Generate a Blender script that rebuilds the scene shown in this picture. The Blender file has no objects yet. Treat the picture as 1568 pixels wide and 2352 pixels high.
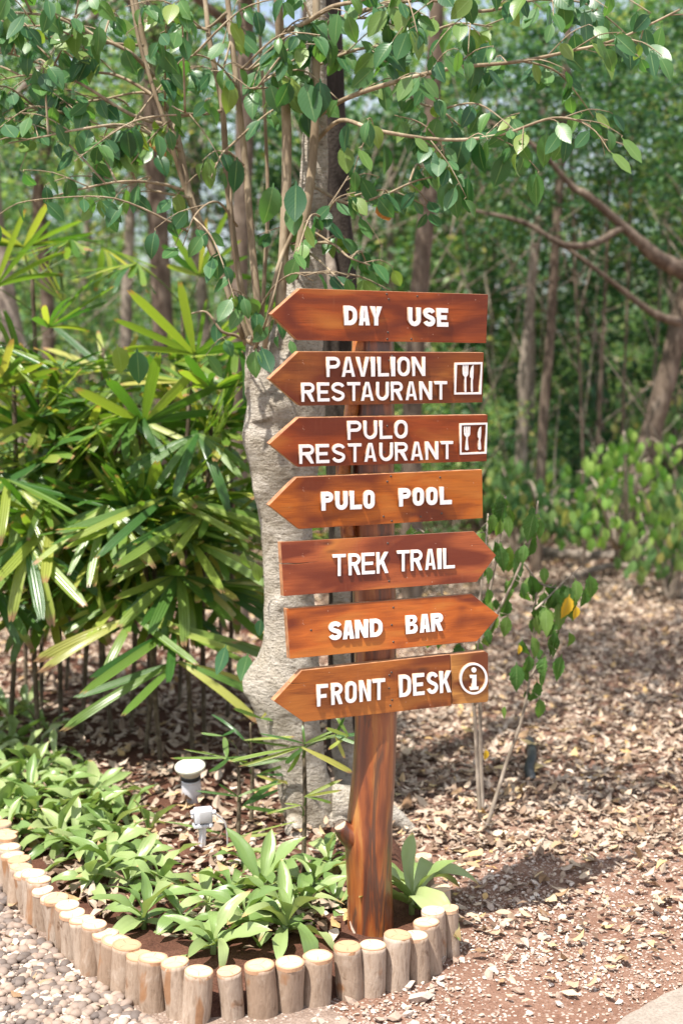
import bpy, bmesh, math, random
import numpy as np
from mathutils import Vector, Matrix, noise, Euler

# ------------------------------------------------------------------ camera, world, sun, exposure
S = bpy.context.scene
C = S.collection
F = 50.0 / 36.0 * 2352.0          # focal length in the 1568 x 2352 measuring frame
HCAM = 1.5
PITCH = math.atan(376.0 / F)
cam_d = bpy.data.cameras.new('camera')
cam_d.sensor_fit = 'VERTICAL'; cam_d.sensor_height = 36.0; cam_d.sensor_width = 24.0
cam_d.lens = 50.0; cam_d.clip_start = 0.05; cam_d.clip_end = 1500
cam_d.dof.use_dof = True; cam_d.dof.focus_distance = 3.5; cam_d.dof.aperture_fstop = 2.7
cam = bpy.data.objects.new('camera', cam_d); C.objects.link(cam)
cam.location = (0, 0, HCAM); cam.rotation_euler = (math.pi / 2 - PITCH, 0, 0)
S.camera = cam

SUN_EL = math.radians(64); SUN_AZ = math.radians(222)      # azimuth clockwise from +Y
TO_SUN = Vector((math.sin(SUN_AZ) * math.cos(SUN_EL), math.cos(SUN_AZ) * math.cos(SUN_EL), math.sin(SUN_EL)))
W = bpy.data.worlds.new('World'); S.world = W; W.use_nodes = True
wn = W.node_tree
bg = wn.nodes['Background']; bg.inputs['Strength'].default_value = 0.096
sky = wn.nodes.new('ShaderNodeTexSky'); sky.sky_type = 'NISHITA'; sky.sun_disc = False
sky.sun_elevation = SUN_EL; sky.sun_rotation = SUN_AZ; sky.dust_density = 2.5; sky.air_density = 1.0
tcw = wn.nodes.new('ShaderNodeTexCoord'); nzw = wn.nodes.new('ShaderNodeTexNoise'); nzw.inputs['Scale'].default_value = 2.4; nzw.inputs['Detail'].default_value = 6
wn.links.new(tcw.outputs['Generated'], nzw.inputs['Vector'])
rpw = wn.nodes.new('ShaderNodeValToRGB'); rpw.color_ramp.elements[0].position = 0.36; rpw.color_ramp.elements[1].position = 0.62
wn.links.new(nzw.outputs[0], rpw.inputs[0])
mxw = wn.nodes.new('ShaderNodeMix'); mxw.data_type = 'RGBA'; mxw.inputs[7].default_value = (7.6, 7.9, 8.6, 1)
wn.links.new(rpw.outputs[0], mxw.inputs[0]); wn.links.new(sky.outputs[0], mxw.inputs[6]); wn.links.new(mxw.outputs[2], bg.inputs['Color'])
sun_d = bpy.data.lights.new('sun', 'SUN'); sun_d.energy = 4.7; sun_d.angle = math.radians(0.55)
sun_d.color = (1.0, 0.94, 0.86)
sun = bpy.data.objects.new('sun', sun_d); C.objects.link(sun)
sun.rotation_euler = TO_SUN.to_track_quat('Z', 'Y').to_euler(); sun.location = (-4, -4, 12)
vs = S.view_settings
vs.view_transform = 'Standard'; vs.look = 'None'; vs.gamma = 1.0; vs.use_curve_mapping = False
vs.exposure = 1.08
S.cycles.max_bounces = 8; S.cycles.diffuse_bounces = 4; S.cycles.transmission_bounces = 6
S.cycles.glossy_bounces = 2; S.cycles.caustics_reflective = False; S.cycles.caustics_refractive = False
S.cycles.sample_clamp_indirect = 6.0
S.cycles.use_denoising = True
S.cycles.denoiser = 'OPENIMAGEDENOISE'; S.cycles.denoising_input_passes = 'RGB_ALBEDO_NORMAL'; S.cycles.denoising_prefilter = 'ACCURATE'

rnd = random.Random(7)
nrg = np.random.default_rng(11)

# ------------------------------------------------------------------ pixel -> place
def ray(x, y):
    cx = (x - 784.0) / F; cy = -(y - 1176.0) / F
    return Vector((cx, cy * math.sin(PITCH) + math.cos(PITCH), cy * math.cos(PITCH) - math.sin(PITCH)))
CAMP = Vector((0, 0, HCAM))
def P(x, y, Y):
    d = ray(x, y); return CAMP + d * (Y / d.y)
def G(x, y, z=0.0):
    d = ray(x, y); return CAMP + d * ((z - HCAM) / d.z)
def PXM(Y):                       # measuring pixels per metre at distance Y
    return F / Y

# ------------------------------------------------------------------ helpers
def link(o, parent=None):
    C.objects.link(o)
    if parent is not None: o.parent = parent
    return o
def tag(o, label=None, cat=None, group=None, kind=None):
    if label: o['label'] = label
    if cat: o['category'] = cat
    if group: o['group'] = group
    if kind: o['kind'] = kind
    return o
def thing(name, loc, label, cat, group=None):
    o = bpy.data.objects.new(name, None); o.location = loc; o.empty_display_size = 0.05
    link(o); return tag(o, label, cat, group)
def inst(name, mesh, parent=None, M=None):
    o = bpy.data.objects.new(name, mesh); link(o, parent)
    if M is not None: o.matrix_basis = M
    return o

class MB:
    def __init__(s): s.v = []; s.f = []; s.uv = []
    def add(s, verts, faces, uvs=None):
        b = len(s.v); s.v.extend(verts); s.f.extend([tuple(i + b for i in f) for f in faces])
        if uvs: s.uv.extend(uvs)
        else: s.uv.extend([(0, 0)] * len(verts))
    def mesh(s, name, mat=None, smooth=True, offset=None):
        me = bpy.data.meshes.new(name)
        vv = s.v if offset is None else [(v[0] - offset[0], v[1] - offset[1], v[2] - offset[2]) for v in s.v]
        me.from_pydata(vv, [], s.f)
        if any(u != (0, 0) for u in s.uv):
            l = me.uv_layers.new(name='UVMap')
            idx = np.empty(len(me.loops), dtype=np.int32); me.loops.foreach_get('vertex_index', idx)
            l.data.foreach_set('uv', np.asarray(s.uv, dtype=np.float32)[idx].ravel())
        if smooth: me.polygons.foreach_set('use_smooth', [True] * len(me.polygons))
        if mat: me.materials.append(mat)
        me.update(); return me
    def build(s, name, mat, parent=None, smooth=True, origin=None):
        off = parent.matrix_basis.translation if (parent is not None and origin is None) else origin
        if parent is not None and parent.parent is not None and origin is None:
            off = parent.parent.matrix_basis.translation
        return inst(name, s.mesh(name, mat, smooth, off), parent)

def catmull(pts, vals, n):
    pts = [Vector(p) for p in pts]; out = []; ov = []
    m = len(pts)
    for i in range(m - 1):
        p0 = pts[max(i - 1, 0)]; p1 = pts[i]; p2 = pts[i + 1]; p3 = pts[min(i + 2, m - 1)]
        r0 = vals[max(i - 1, 0)]; r1 = vals[i]; r2 = vals[i + 1]; r3 = vals[min(i + 2, m - 1)]
        for k in range(n):
            t = k / n; t2 = t * t; t3 = t2 * t
            w = (-0.5 * t3 + t2 - 0.5 * t, 1.5 * t3 - 2.5 * t2 + 1, -1.5 * t3 + 2 * t2 + 0.5 * t, 0.5 * t3 - 0.5 * t2)
            out.append(p0 * w[0] + p1 * w[1] + p2 * w[2] + p3 * w[3])
            ov.append(max(1e-4, r0 * w[0] + r1 * w[1] + r2 * w[2] + r3 * w[3]))
    out.append(pts[-1]); ov.append(vals[-1])
    return out, ov

def tube(mb, pts, radii, seg=8, n=4, amp=0.0, nscale=6.0, zs=1.0, ridge=0.0, seed=0.0, fn=None):
    P_, R_ = catmull(pts, radii, n)
    verts = []; uvs = []; faces = []
    t0 = (P_[1] - P_[0]).normalized()
    ref = Vector((1, 0, 0)) if abs(t0.x) < 0.8 else Vector((0, 1, 0))
    x = (ref - t0 * ref.dot(t0)).normalized()
    L = 0.0
    for i, (p, r) in enumerate(zip(P_, R_)):
        a = P_[max(i - 1, 0)]; b = P_[min(i + 1, len(P_) - 1)]
        t = (b - a).normalized() if (b - a).length > 1e-9 else t0
        x = (x - t * x.dot(t)).normalized(); y = t.cross(x)
        if i: L += (p - P_[i - 1]).length
        for k in range(seg):
            th = 2 * math.pi * k / seg
            d = x * math.cos(th) + y * math.sin(th)
            q = p + d * r; rr = r
            if amp:
                s = noise.noise(Vector((q.x * nscale + seed, q.y * nscale, q.z * nscale * zs)))
                s += 0.5 * noise.noise(Vector((q.x * nscale * 2.7, q.y * nscale * 2.7 + seed, q.z * nscale * zs * 2.7)))
                rr = r * (1 + amp * s)
            if ridge:
                rr *= 1 + ridge * noise.noise(Vector((math.cos(th) * 1.6 + seed, math.sin(th) * 1.6, L * 0.8)))
            if fn: rr = fn(q, rr, th, L)
            verts.append(tuple(p + d * rr)); uvs.append((k / seg + 0.001, L))
    m = len(P_)
    for i in range(m - 1):
        for k in range(seg):
            k2 = (k + 1) % seg
            faces.append((i * seg + k, i * seg + k2, (i + 1) * seg + k2, (i + 1) * seg + k))
    b = len(verts); verts.append(tuple(P_[0])); verts.append(tuple(P_[-1])); uvs += [(0.5, 0), (0.5, L)]
    for k in range(seg):
        k2 = (k + 1) % seg
        faces.append((b, k2, k)); faces.append((b + 1, (m - 1) * seg + k, (m - 1) * seg + k2))
    mb.add(verts, faces, uvs)

def lathe(mb, prof, center, seg=24, axis=Vector((0, 0, 1))):
    axis = axis.normalized()
    ref = Vector((1, 0, 0)) if abs(axis.x) < 0.8 else Vector((0, 1, 0))
    x = (ref - axis * ref.dot(axis)).normalized(); y = axis.cross(x)
    verts = []; faces = []
    for r, h in prof:
        for k in range(seg):
            th = 2 * math.pi * k / seg
            verts.append(tuple(center + axis * h + (x * math.cos(th) + y * math.sin(th)) * r))
    for i in range(len(prof) - 1):
        for k in range(seg):
            k2 = (k + 1) % seg
            faces.append((i * seg + k, i * seg + k2, (i + 1) * seg + k2, (i + 1) * seg + k))
    mb.add(verts, faces)

def box(mb, c, sx, sy, sz, rot=None, bev=0.0):
    bm = bmesh.new(); bmesh.ops.create_cube(bm, size=1.0)
    for v in bm.verts: v.co = Vector((v.co.x * sx, v.co.y * sy, v.co.z * sz))
    if bev: bmesh.ops.bevel(bm, geom=bm.edges[:], offset=bev, segments=2, affect='EDGES', profile=0.5)
    R = rot or Matrix.Identity(3)
    vs_ = [tuple(Vector(c) + R @ v.co) for v in bm.verts]
    bm.verts.index_update()
    fs_ = [tuple(v.index for v in f.verts) for f in bm.faces]
    bm.free(); mb.add(vs_, fs_)

def frame(y, up=Vector((0, 0, 1))):
    y = y.normalized(); x = y.cross(up)
    if x.length < 1e-4: x = y.cross(Vector((1, 0, 0)))
    x.normalize(); z = x.cross(y)
    return Matrix((x, y, z)).transposed()
def TRS(loc, R3, s=1.0):
    if isinstance(s, (int, float)): s = (s, s, s)
    M = R3.to_4x4() @ Matrix.Diagonal((s[0], s[1], s[2], 1)); M.translation = loc; return M

# a leaf: base at origin, along +Y, unit length
def leaf_tpl(prof, fold=0.12, curl=0.2, wave=0.0, serr=0.0):
    vs_ = []; fs_ = []; uv = []
    n = len(prof)
    for i, (t, w) in enumerate(prof):
        ang = curl * t
        yy = math.sin(ang) / curl if abs(curl) > 1e-3 else t
        zz = -(1 - math.cos(ang)) / curl if abs(curl) > 1e-3 else 0
        wv = wave * math.sin(t * 11.0)
        ws = w * (1 + serr * (1 if i % 2 else -1))
        vs_ += [(-ws, yy, zz + fold * w * 1.5 + wv * w), (0, yy, zz), (ws, yy, zz + fold * w * 1.5 - wv * w)]
        uv += [(0.001, t), (0.5, t), (1, t)]
        if i:
            a = (i - 1) * 3; b = i * 3
            fs_ += [(a, a + 1, b + 1, b), (a + 1, a + 2, b + 2, b + 1)]
    return vs_, fs_, uv
OVAL = [(0, .015), (.1, .03), (.16, .13), (.3, .23), (.48, .27), (.66, .235), (.82, .15), (.92, .07), (1, .003)]
OVATE = [(0, .012), (.1, .02), (.15, .11), (.22, .165), (.3, .20), (.38, .222), (.46, .225), (.54, .212), (.62, .185), (.7, .15), (.78, .11), (.86, .068), (.93, .032), (1, .003)]
STRAP = [(0, .045), (.1, .052), (.2, .065), (.3, .085), (.4, .102), (.5, .115), (.6, .12), (.7, .112), (.8, .09), (.88, .062), (.95, .028), (1, .003)]
SMALL = [(0, .02), (.35, .3), (.7, .24), (1, .01)]

def tpl_mesh(name, tpl, mat):
    mb = MB(); mb.add(*tpl); return mb.mesh(name, mat)

def scatter(name, tpl, Ms, Ts, mat, smooth=False):
    """Many copies of one small shape joined in one mesh. Ms (n,3,3), Ts (n,3)."""
    tv = np.asarray(tpl[0], dtype=np.float32); tf = tpl[1]
    n = len(Ts); k = len(tv)
    V = (np.einsum('nij,kj->nki', Ms, tv) + Ts[:, None, :]).reshape(-1, 3)
    loops = np.concatenate([np.asarray(f, dtype=np.int32) for f in tf]); lens = np.asarray([len(f) for f in tf], dtype=np.int32)
    allL = (loops[None, :] + (np.arange(n, dtype=np.int32) * k)[:, None]).ravel()
    allN = np.tile(lens, n); st = np.concatenate([[0], np.cumsum(allN)[:-1]]).astype(np.int32)
    me = bpy.data.meshes.new(name)
    me.vertices.add(len(V)); me.vertices.foreach_set('co', V.astype(np.float32).ravel())
    me.loops.add(len(allL)); me.loops.foreach_set('vertex_index', allL.astype(np.int32))
    me.polygons.add(len(allN)); me.polygons.foreach_set('loop_start', st)
    me.polygons.foreach_set('use_smooth', np.full(len(allN), smooth))
    if mat: me.materials.append(mat)
    me.update(calc_edges=True)
    return me

def rot_arrays(yv, up):
    y = yv / np.linalg.norm(yv, axis=1, keepdims=True)
    x = np.cross(y, up); ln = np.linalg.norm(x, axis=1, keepdims=True); x = np.where(ln > 1e-4, x / np.maximum(ln, 1e-4), [1, 0, 0])
    z = np.cross(x, y)
    return np.stack([x, y, z], axis=2)

# ------------------------------------------------------------------ materials
class NT:
    def __init__(s, name):
        s.m = bpy.data.materials.new(name); s.m.use_nodes = True; s.t = s.m.node_tree
        s.bsdf = s.t.nodes['Principled BSDF']; s.out = s.t.nodes['Material Output']
    def n(s, ty, **kw):
        nd = s.t.nodes.new('ShaderNode' + ty)
        for k, v in kw.items():
            if k in nd.inputs: nd.inputs[k].default_value = v
            else: setattr(nd, k, v)
        return nd
    def l(s, a, b): s.t.links.new(a, b)
    def math(s, op, a, b=None, clamp=False):
        nd = s.t.nodes.new('ShaderNodeMath'); nd.operation = op; nd.use_clamp = clamp
        for i, v in enumerate((a, b)):
            if v is None: continue
            if isinstance(v, (int, float)): nd.inputs[i].default_value = v
            else: s.l(v, nd.inputs[i])
        return nd.outputs[0]
    def ramp(s, fac, stops):
        nd = s.t.nodes.new('ShaderNodeValToRGB'); e = nd.color_ramp.elements
        while len(e) < len(stops): e.new(0.5)
        for el, (p, c) in zip(e, stops):
            el.position = p; el.color = (c[0], c[1], c[2], 1) if not isinstance(c, (int, float)) else (c, c, c, 1)
        s.l(fac, nd.inputs[0]); return nd.outputs[0]
    def mix(s, fac, a, b, mode='MIX'):
        nd = s.t.nodes.new('ShaderNodeMix'); nd.data_type = 'RGBA'; nd.blend_type = mode
        for i, v in ((0, fac), (6, a), (7, b)):
            if isinstance(v, (int, float)): nd.inputs[i].default_value = v
            elif isinstance(v, tuple): nd.inputs[i].default_value = (v[0], v[1], v[2], 1)
            else: s.l(v, nd.inputs[i])
        return nd.outputs[2]
    def coords(s, scale=(1, 1, 1), kind='Object', src=None):
        tc = s.n('TexCoord'); mp = s.n('Mapping'); mp.inputs['Scale'].default_value = scale
        s.l(tc.outputs[kind], mp.inputs[0]); return mp.outputs[0]
    def noise(s, vec, scale, detail=4, rough=0.55, dist=0.0):
        nd = s.n('TexNoise'); nd.inputs['Scale'].default_value = scale; nd.inputs['Detail'].default_value = detail
        nd.inputs['Roughness'].default_value = rough; nd.inputs['Distortion'].default_value = dist
        if vec is not None: s.l(vec, nd.inputs['Vector'])
        return nd.outputs[0]
    def bump(s, h, strength=0.4, dist=0.01):
        nd = s.n('Bump'); nd.inputs['Strength'].default_value = strength; nd.inputs['Distance'].default_value = dist
        s.l(h, nd.inputs['Height']); s.l(nd.outputs[0], s.bsdf.inputs['Normal']); return nd.outputs[0]
    def rand(s):
        a = s.n('ObjectInfo').outputs['Random']; b = s.n('NewGeometry').outputs['Random Per Island']
        return s.math('FRACT', s.math('ADD', a, b))

def m_leaf(name, stops, rough=0.35, trans=0.3, tcol=None, spec=0.5, tip=None, stripes=0.0, veins=0.0, mott=0.0):
    m = NT(name); r = m.rand()
    col = m.ramp(r, stops)
    if mott:
        nz = m.noise(m.coords((1, 1, 1), 'Object'), 9.0, 3)
        col = m.mix(m.math('MULTIPLY', nz, mott), col, (0.30, 0.26, 0.05))
    uv = m.n('TexCoord').outputs['UV']
    sx = m.n('SeparateXYZ'); m.l(uv, sx.inputs[0])
    if stripes:
        wv = m.math('SINE', m.math('MULTIPLY', sx.outputs[0], 25.0))
        col = m.mix(m.math('MULTIPLY', m.math('ADD', wv, 1.0), stripes), col, (0.02, 0.05, 0.01), 'MIX')
        m.bump(wv, min(0.35, stripes * 8), 0.004)
    if veins:
        d = m.math('ABSOLUTE', m.math('SUBTRACT', sx.outputs[0], 0.5))
        mid = m.math('LESS_THAN', d, 0.03)
        col = m.mix(m.math('MULTIPLY', mid, 0.35), col, (0.30, 0.42, 0.18))
        w = m.math('SINE', m.math('MULTIPLY', m.math('SUBTRACT', sx.outputs[1], m.math('MULTIPLY', d, 0.5)), 60.0))
        m.bump(w, veins, 0.004)
    if tip:
        nz = m.noise(m.coords((1, 1, 1), 'Object'), 6.0, 2)
        e = m.math('ADD', sx.outputs[1], m.math('MULTIPLY', m.math('SUBTRACT', nz, 0.5), 0.22))
        e2 = m.math('ADD', e, m.math('MULTIPLY', m.math('SUBTRACT', r, 0.5), 0.16))
        col = m.mix(m.ramp(e2, [(0.93, 0.0), (1.03, 1.0)]), col, tip)
    b = m.bsdf
    m.l(col, b.inputs['Base Color']); b.inputs['Roughness'].default_value = rough
    b.inputs['Specular IOR Level'].default_value = spec
    tr = m.n('BsdfTranslucent')
    tc = m.mix(1.0, col, tcol or (1.5, 1.7, 0.6), 'MULTIPLY'); m.l(tc, tr.inputs[0])
    ms = m.n('MixShader'); ms.inputs[0].default_value = trans
    m.l(b.outputs[0], ms.inputs[1]); m.l(tr.outputs[0], ms.inputs[2]); m.l(ms.outputs[0], m.out.inputs[0])
    return m.m

def m_bark(name, a, b, c, scale=12, zs=0.35, bump=0.6, dist=0.012, rough=0.85):
    m = NT(name)
    v = m.coords((1, 1, zs))
    n1 = m.noise(v, scale, 6, 0.65, 0.4); n2 = m.noise(m.coords(), scale * 0.35, 3)
    col = m.ramp(n1, [(0.3, a), (0.5, b), (0.68, c)])
    col = m.mix(m.ramp(n2, [(0.42, 0.0), (0.62, 0.55)]), col, a)
    m.l(col, m.bsdf.inputs['Base Color']); m.bsdf.inputs['Roughness'].default_value = rough
    m.bsdf.inputs['Specular IOR Level'].default_value = 0.2
    m.bump(m.math('ADD', n1, m.math('MULTIPLY', m.noise(m.coords(), scale * 5, 3), 0.35)), bump, dist)
    return m.m

def m_plain(name, col, rough=0.5, spec=0.5, nz=0.0, nscale=40, metal=0.0, bump=0.0):
    m = NT(name); b = m.bsdf
    b.inputs['Roughness'].default_value = rough; b.inputs['Specular IOR Level'].default_value = spec; b.inputs['Metallic'].default_value = metal
    n = m.noise(m.coords(), nscale, 4)
    dark = tuple(x * (1 - nz) for x in col)
    m.l(m.ramp(n, [(0.35, dark), (0.65, col)]), b.inputs['Base Color'])
    if bump: m.bump(n, bump, 0.003)
    return m.m

def m_varnish(name):                 # boards: colour per board comes from the object colour
    m = NT(name); b = m.bsdf
    oi = m.n('ObjectInfo'); rv = m.math('MULTIPLY', oi.outputs['Random'], 37.0)
    uv = m.n('TexCoord').outputs['UV']
    mp = m.n('Mapping'); mp.inputs['Scale'].default_value = (1.0, 9.0, 1.0); m.l(uv, mp.inputs[0])
    cb = m.n('CombineXYZ'); m.l(rv, cb.inputs[0]); m.l(rv, cb.inputs[2]); m.l(cb.outputs[0], mp.inputs['Location'])
    g1 = m.noise(mp.outputs[0], 9.0, 5, 0.6, 0.9)
    mp2 = m.n('Mapping'); mp2.inputs['Scale'].default_value = (1.0, 3.0, 1.0); m.l(uv, mp2.inputs[0]); m.l(cb.outputs[0], mp2.inputs['Location'])
    g2 = m.noise(mp2.outputs[0], 4.5, 2, 0.5, 0.6)
    mp3 = m.n('Mapping'); mp3.inputs['Scale'].default_value = (1.0, 30.0, 1.0); m.l(uv, mp3.inputs[0]); m.l(cb.outputs[0], mp3.inputs['Location'])
    g3 = m.noise(mp3.outputs[0], 16.0, 6, 0.7, 0.3)
    lum = m.math('ADD', m.math('MULTIPLY', g1, 0.55), m.math('MULTIPLY', g3, 0.52))
    shade = m.ramp(lum, [(0.28, (0.42, 0.36, 0.32)), (0.5, (0.9, 0.9, 0.9)), (0.75, (1.35, 1.45, 1.5))])
    col = m.mix(1.0, oi.outputs['Color'], shade, 'MULTIPLY')
    col = m.mix(m.ramp(g2, [(0.38, 0.9), (0.54, 0.0)]), col, (0.11, 0.016, 0.005))
    col = m.mix(m.ramp(g2, [(0.56, 0.0), (0.72, 0.65)]), col, (0.46, 0.17, 0.03))
    vo = m.n('TexVoronoi'); vo.inputs['Scale'].default_value = 5.2; m.l(mp2.outputs[0], vo.inputs['Vector'])
    kn = m.ramp(vo.outputs['Distance'], [(0.03, 1.0), (0.12, 0.0)])
    col = m.mix(m.math('MULTIPLY', kn, 0.65), col, (0.05, 0.014, 0.006))
    sp = m.n('TexVoronoi'); sp.inputs['Scale'].default_value = 70; m.l(uv, sp.inputs['Vector'])
    fl = m.math('MULTIPLY', m.math('LESS_THAN', sp.outputs['Distance'], 0.075), m.ramp(m.noise(uv, 60, 2), [(0.5, 0.0), (0.62, 1.0)]))
    col = m.mix(m.math('MULTIPLY', fl, 0.85), col, (0.5, 0.36, 0.28))
    # rubbed, dusty scratches running down the face
    mp4 = m.n('Mapping'); mp4.inputs['Scale'].default_value = (45.0, 3.0, 1.0); m.l(uv, mp4.inputs[0]); m.l(cb.outputs[0], mp4.inputs['Location'])
    sc = m.noise(mp4.outputs[0], 3.0, 4, 0.7)
    rub = m.math('MULTIPLY', m.ramp(sc, [(0.56, 0.0), (0.78, 0.5)]), m.ramp(m.noise(mp2.outputs[0], 7, 3), [(0.45, 0.0), (0.62, 1.0)]))
    col = m.mix(m.math('MULTIPLY', rub, 0.4), col, (0.36, 0.17, 0.09))
    m.l(col, b.inputs['Base Color'])
    m.l(m.ramp(m.noise(uv, 12, 3), [(0.3, 0.28), (0.7, 0.5)]), b.inputs['Roughness'])
    b.inputs['Coat Weight'].default_value = 0.3; b.inputs['Coat Roughness'].default_value = 0.2; b.inputs['Specular IOR Level'].default_value = 0.35
    m.bump(m.math('ADD', g1, g3), 0.12, 0.002)
    return m.m

def m_post():
    m = NT('varnished_post'); b = m.bsdf
    uv = m.n('TexCoord').outputs['UV']
    mp = m.n('Mapping'); mp.inputs['Scale'].default_value = (5.0, 1.3, 1.0); m.l(uv, mp.inputs[0])
    ob = m.coords((1, 1, 0.09)); ob2 = m.coords((1, 1, 0.16))
    g1 = m.noise(ob, 42, 5, 0.6, 0.5); g2 = m.noise(ob2, 13, 3, 0.5, 1.2)
    col = m.ramp(m.math('ADD', m.math('MULTIPLY', g1, 0.45), m.math('MULTIPLY', g2, 0.6)), [
        (0.36, (0.035, 0.011, 0.007)), (0.46, (0.13, 0.034, 0.013)), (0.55, (0.25, 0.07, 0.017)), (0.66, (0.36, 0.17, 0.045))])
    streak = m.ramp(m.noise(m.coords((1, 1, 0.12)), 20, 4, 0.6, 1.5), [(0.53, 0.0), (0.60, 0.85)])
    col = m.mix(streak, col, (0.06, 0.03, 0.02))
    m.l(col, b.inputs['Base Color']); b.inputs['Roughness'].default_value = 0.4
    b.inputs['Coat Weight'].default_value = 0.6; b.inputs['Coat Roughness'].default_value = 0.25
    m.bump(g1, 0.25, 0.004)
    return m.m

def m_ground(name, stops, scale=14, speck=None, bump=0.6):
    m = NT(name); v = m.coords()
    n1 = m.noise(v, scale, 6, 0.65); n0 = m.noise(v, 1.3, 4); nf = m.noise(v, 160, 3)
    col = m.ramp(m.math('ADD', m.math('MULTIPLY', n1, 0.6), m.math('MULTIPLY', n0, 0.4)), stops)
    col = m.mix(m.ramp(nf, [(0.35, 0.45), (0.6, 0.0)]), col, tuple(x * 0.5 for x in stops[0][1]))
    if speck:
        vo = m.n('TexVoronoi'); vo.inputs['Scale'].default_value = 85; m.l(v, vo.inputs['Vector'])
        k = m.math('MULTIPLY', m.math('LESS_THAN', vo.outputs['Distance'], 0.33), m.ramp(m.noise(v, 6, 4), [(0.38, 0.0), (0.6, 1.0)]))
        col = m.mix(k, col, m.mix(vo.outputs['Color'], speck, tuple(x * 0.55 for x in speck)))
    m.l(col, m.bsdf.inputs['Base Color']); m.bsdf.inputs['Roughness'].default_value = 0.95
    m.bsdf.inputs['Specular IOR Level'].default_value = 0.15
    m.bump(m.math('ADD', n1, m.math('MULTIPLY', nf, 0.6)), bump, 0.02)
    return m.m

def m_rand(name, stops, rough=0.8, spec=0.3, nscale=60, nz=0.5, bump=0.3, trans=0.0):
    m = NT(name); r = m.rand()
    col = m.ramp(r, stops)
    n = m.noise(m.coords(), nscale, 4)
    col = m.mix(m.math('MULTIPLY', m.ramp(n, [(0.35, 1.0), (0.6, 0.0)]), nz), col, (0.12, 0.075, 0.05))
    m.l(col, m.bsdf.inputs['Base Color']); m.bsdf.inputs['Roughness'].default_value = rough
    m.bsdf.inputs['Specular IOR Level'].default_value = spec
    m.bump(n, bump, 0.003)
    if trans:
        tr = m.n('BsdfTranslucent'); m.l(col, tr.inputs[0]); ms = m.n('MixShader'); ms.inputs[0].default_value = trans
        m.l(m.bsdf.outputs[0], ms.inputs[1]); m.l(tr.outputs[0], ms.inputs[2]); m.l(ms.outputs[0], m.out.inputs[0])
    return m.m

M_board = m_varnish('varnished_board')
M_post = m_post()
M_side = m_plain('tan_letter_edge', (0.50, 0.34, 0.22), 0.7, 0.3, 0.4, 120)  # letter sides coloured tan, unlike the white faces
M_edge = m_plain('sawn_board_edge', (0.44, 0.21, 0.10), 0.5, 0.4, 0.5, 50)
M_white = m_plain('white_paint', (0.80, 0.79, 0.80), 0.55, 0.4, 0.06, 300, bump=0.08)
M_screw = m_plain('screw_head', (0.10, 0.085, 0.075), 0.45, 0.5, 0.3, 200, metal=0.7)
M_cut = m_plain('raw_cut_wood', (0.62, 0.46, 0.32), 0.8, 0.2, 0.45, 60, bump=0.3)
def m_pale():
    m = NT('pale_bark'); v = m.coords((1, 1, 1.5))
    n1 = m.noise(v, 6, 6, 0.7, 1.0); n2 = m.noise(m.coords((1, 1, 2.6)), 42, 5, 0.7); n3 = m.noise(m.coords(), 150, 3)
    col = m.ramp(n1, [(0.32, (0.19, 0.155, 0.11)), (0.44, (0.38, 0.335, 0.265)), (0.57, (0.54, 0.49, 0.415)), (0.72, (0.66, 0.615, 0.545))])
    col = m.mix(m.ramp(n2, [(0.34, 0.6), (0.46, 0.0)]), col, (0.17, 0.135, 0.10))
    col = m.mix(m.ramp(n3, [(0.36, 0.25), (0.5, 0.0)]), col, (0.20, 0.165, 0.125))
    n4 = m.noise(m.coords((1, 1, 6)), 11, 4, 0.6, 1.2)
    col = m.mix(m.ramp(n4, [(0.60, 0.0), (0.66, 0.6)]), col, (0.20, 0.16, 0.115))
    vo = m.n('TexVoronoi'); vo.inputs['Scale'].default_value = 26; m.l(m.coords((1, 1, 1.8)), vo.inputs['Vector'])
    col = m.mix(m.math('MULTIPLY', m.ramp(vo.outputs['Distance'], [(0.10, 1.0), (0.2, 0.0)]), 0.6), col, (0.10, 0.08, 0.06))
    m.l(col, m.bsdf.inputs['Base Color']); m.bsdf.inputs['Roughness'].default_value = 0.9; m.bsdf.inputs['Specular IOR Level'].default_value = 0.15
    m.bump(m.math('ADD', n2, m.math('ADD', m.math('MULTIPLY', n1, 0.8), m.math('MULTIPLY', n3, 0.5))), 1.0, 0.022)
    return m.m
M_bark_pale = m_pale()
M_bark_shaded = m_bark('shaded_dark_bark', (0.016, 0.012, 0.010), (0.036, 0.028, 0.022), (0.075, 0.06, 0.048), 22, 0.25, 0.8, 0.012)  # dark brown bark, its colour darkened further to stand in for shade
M_bark_brown = m_bark('brown_bark', (0.06, 0.044, 0.033), (0.13, 0.097, 0.072), (0.23, 0.185, 0.145), 20, 0.35, 0.5)
M_bark_grey = m_bark('grey_brown_bark', (0.12, 0.097, 0.077), (0.24, 0.2, 0.16), (0.40, 0.34, 0.285), 20, 0.4, 0.5)
M_shoot = m_bark('shoot_bark', (0.15, 0.11, 0.07), (0.28, 0.22, 0.145), (0.42, 0.35, 0.25), 30, 0.2, 0.3, 0.004)
M_leaf_tree = m_leaf('tree_leaf', [(0.0, (0.028, 0.095, 0.04)), (0.4, (0.055, 0.15, 0.055)), (0.8, (0.10, 0.21, 0.06)), (1.0, (0.20, 0.27, 0.06))], 0.36, 0.40, veins=0.05, spec=0.5)
M_leaf_dead = m_leaf('dead_tree_leaf', [(0.0, (0.34, 0.14, 0.03)), (1.0, (0.42, 0.24, 0.08))], 0.6, 0.25, (1.2, 1.0, 0.6))
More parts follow.
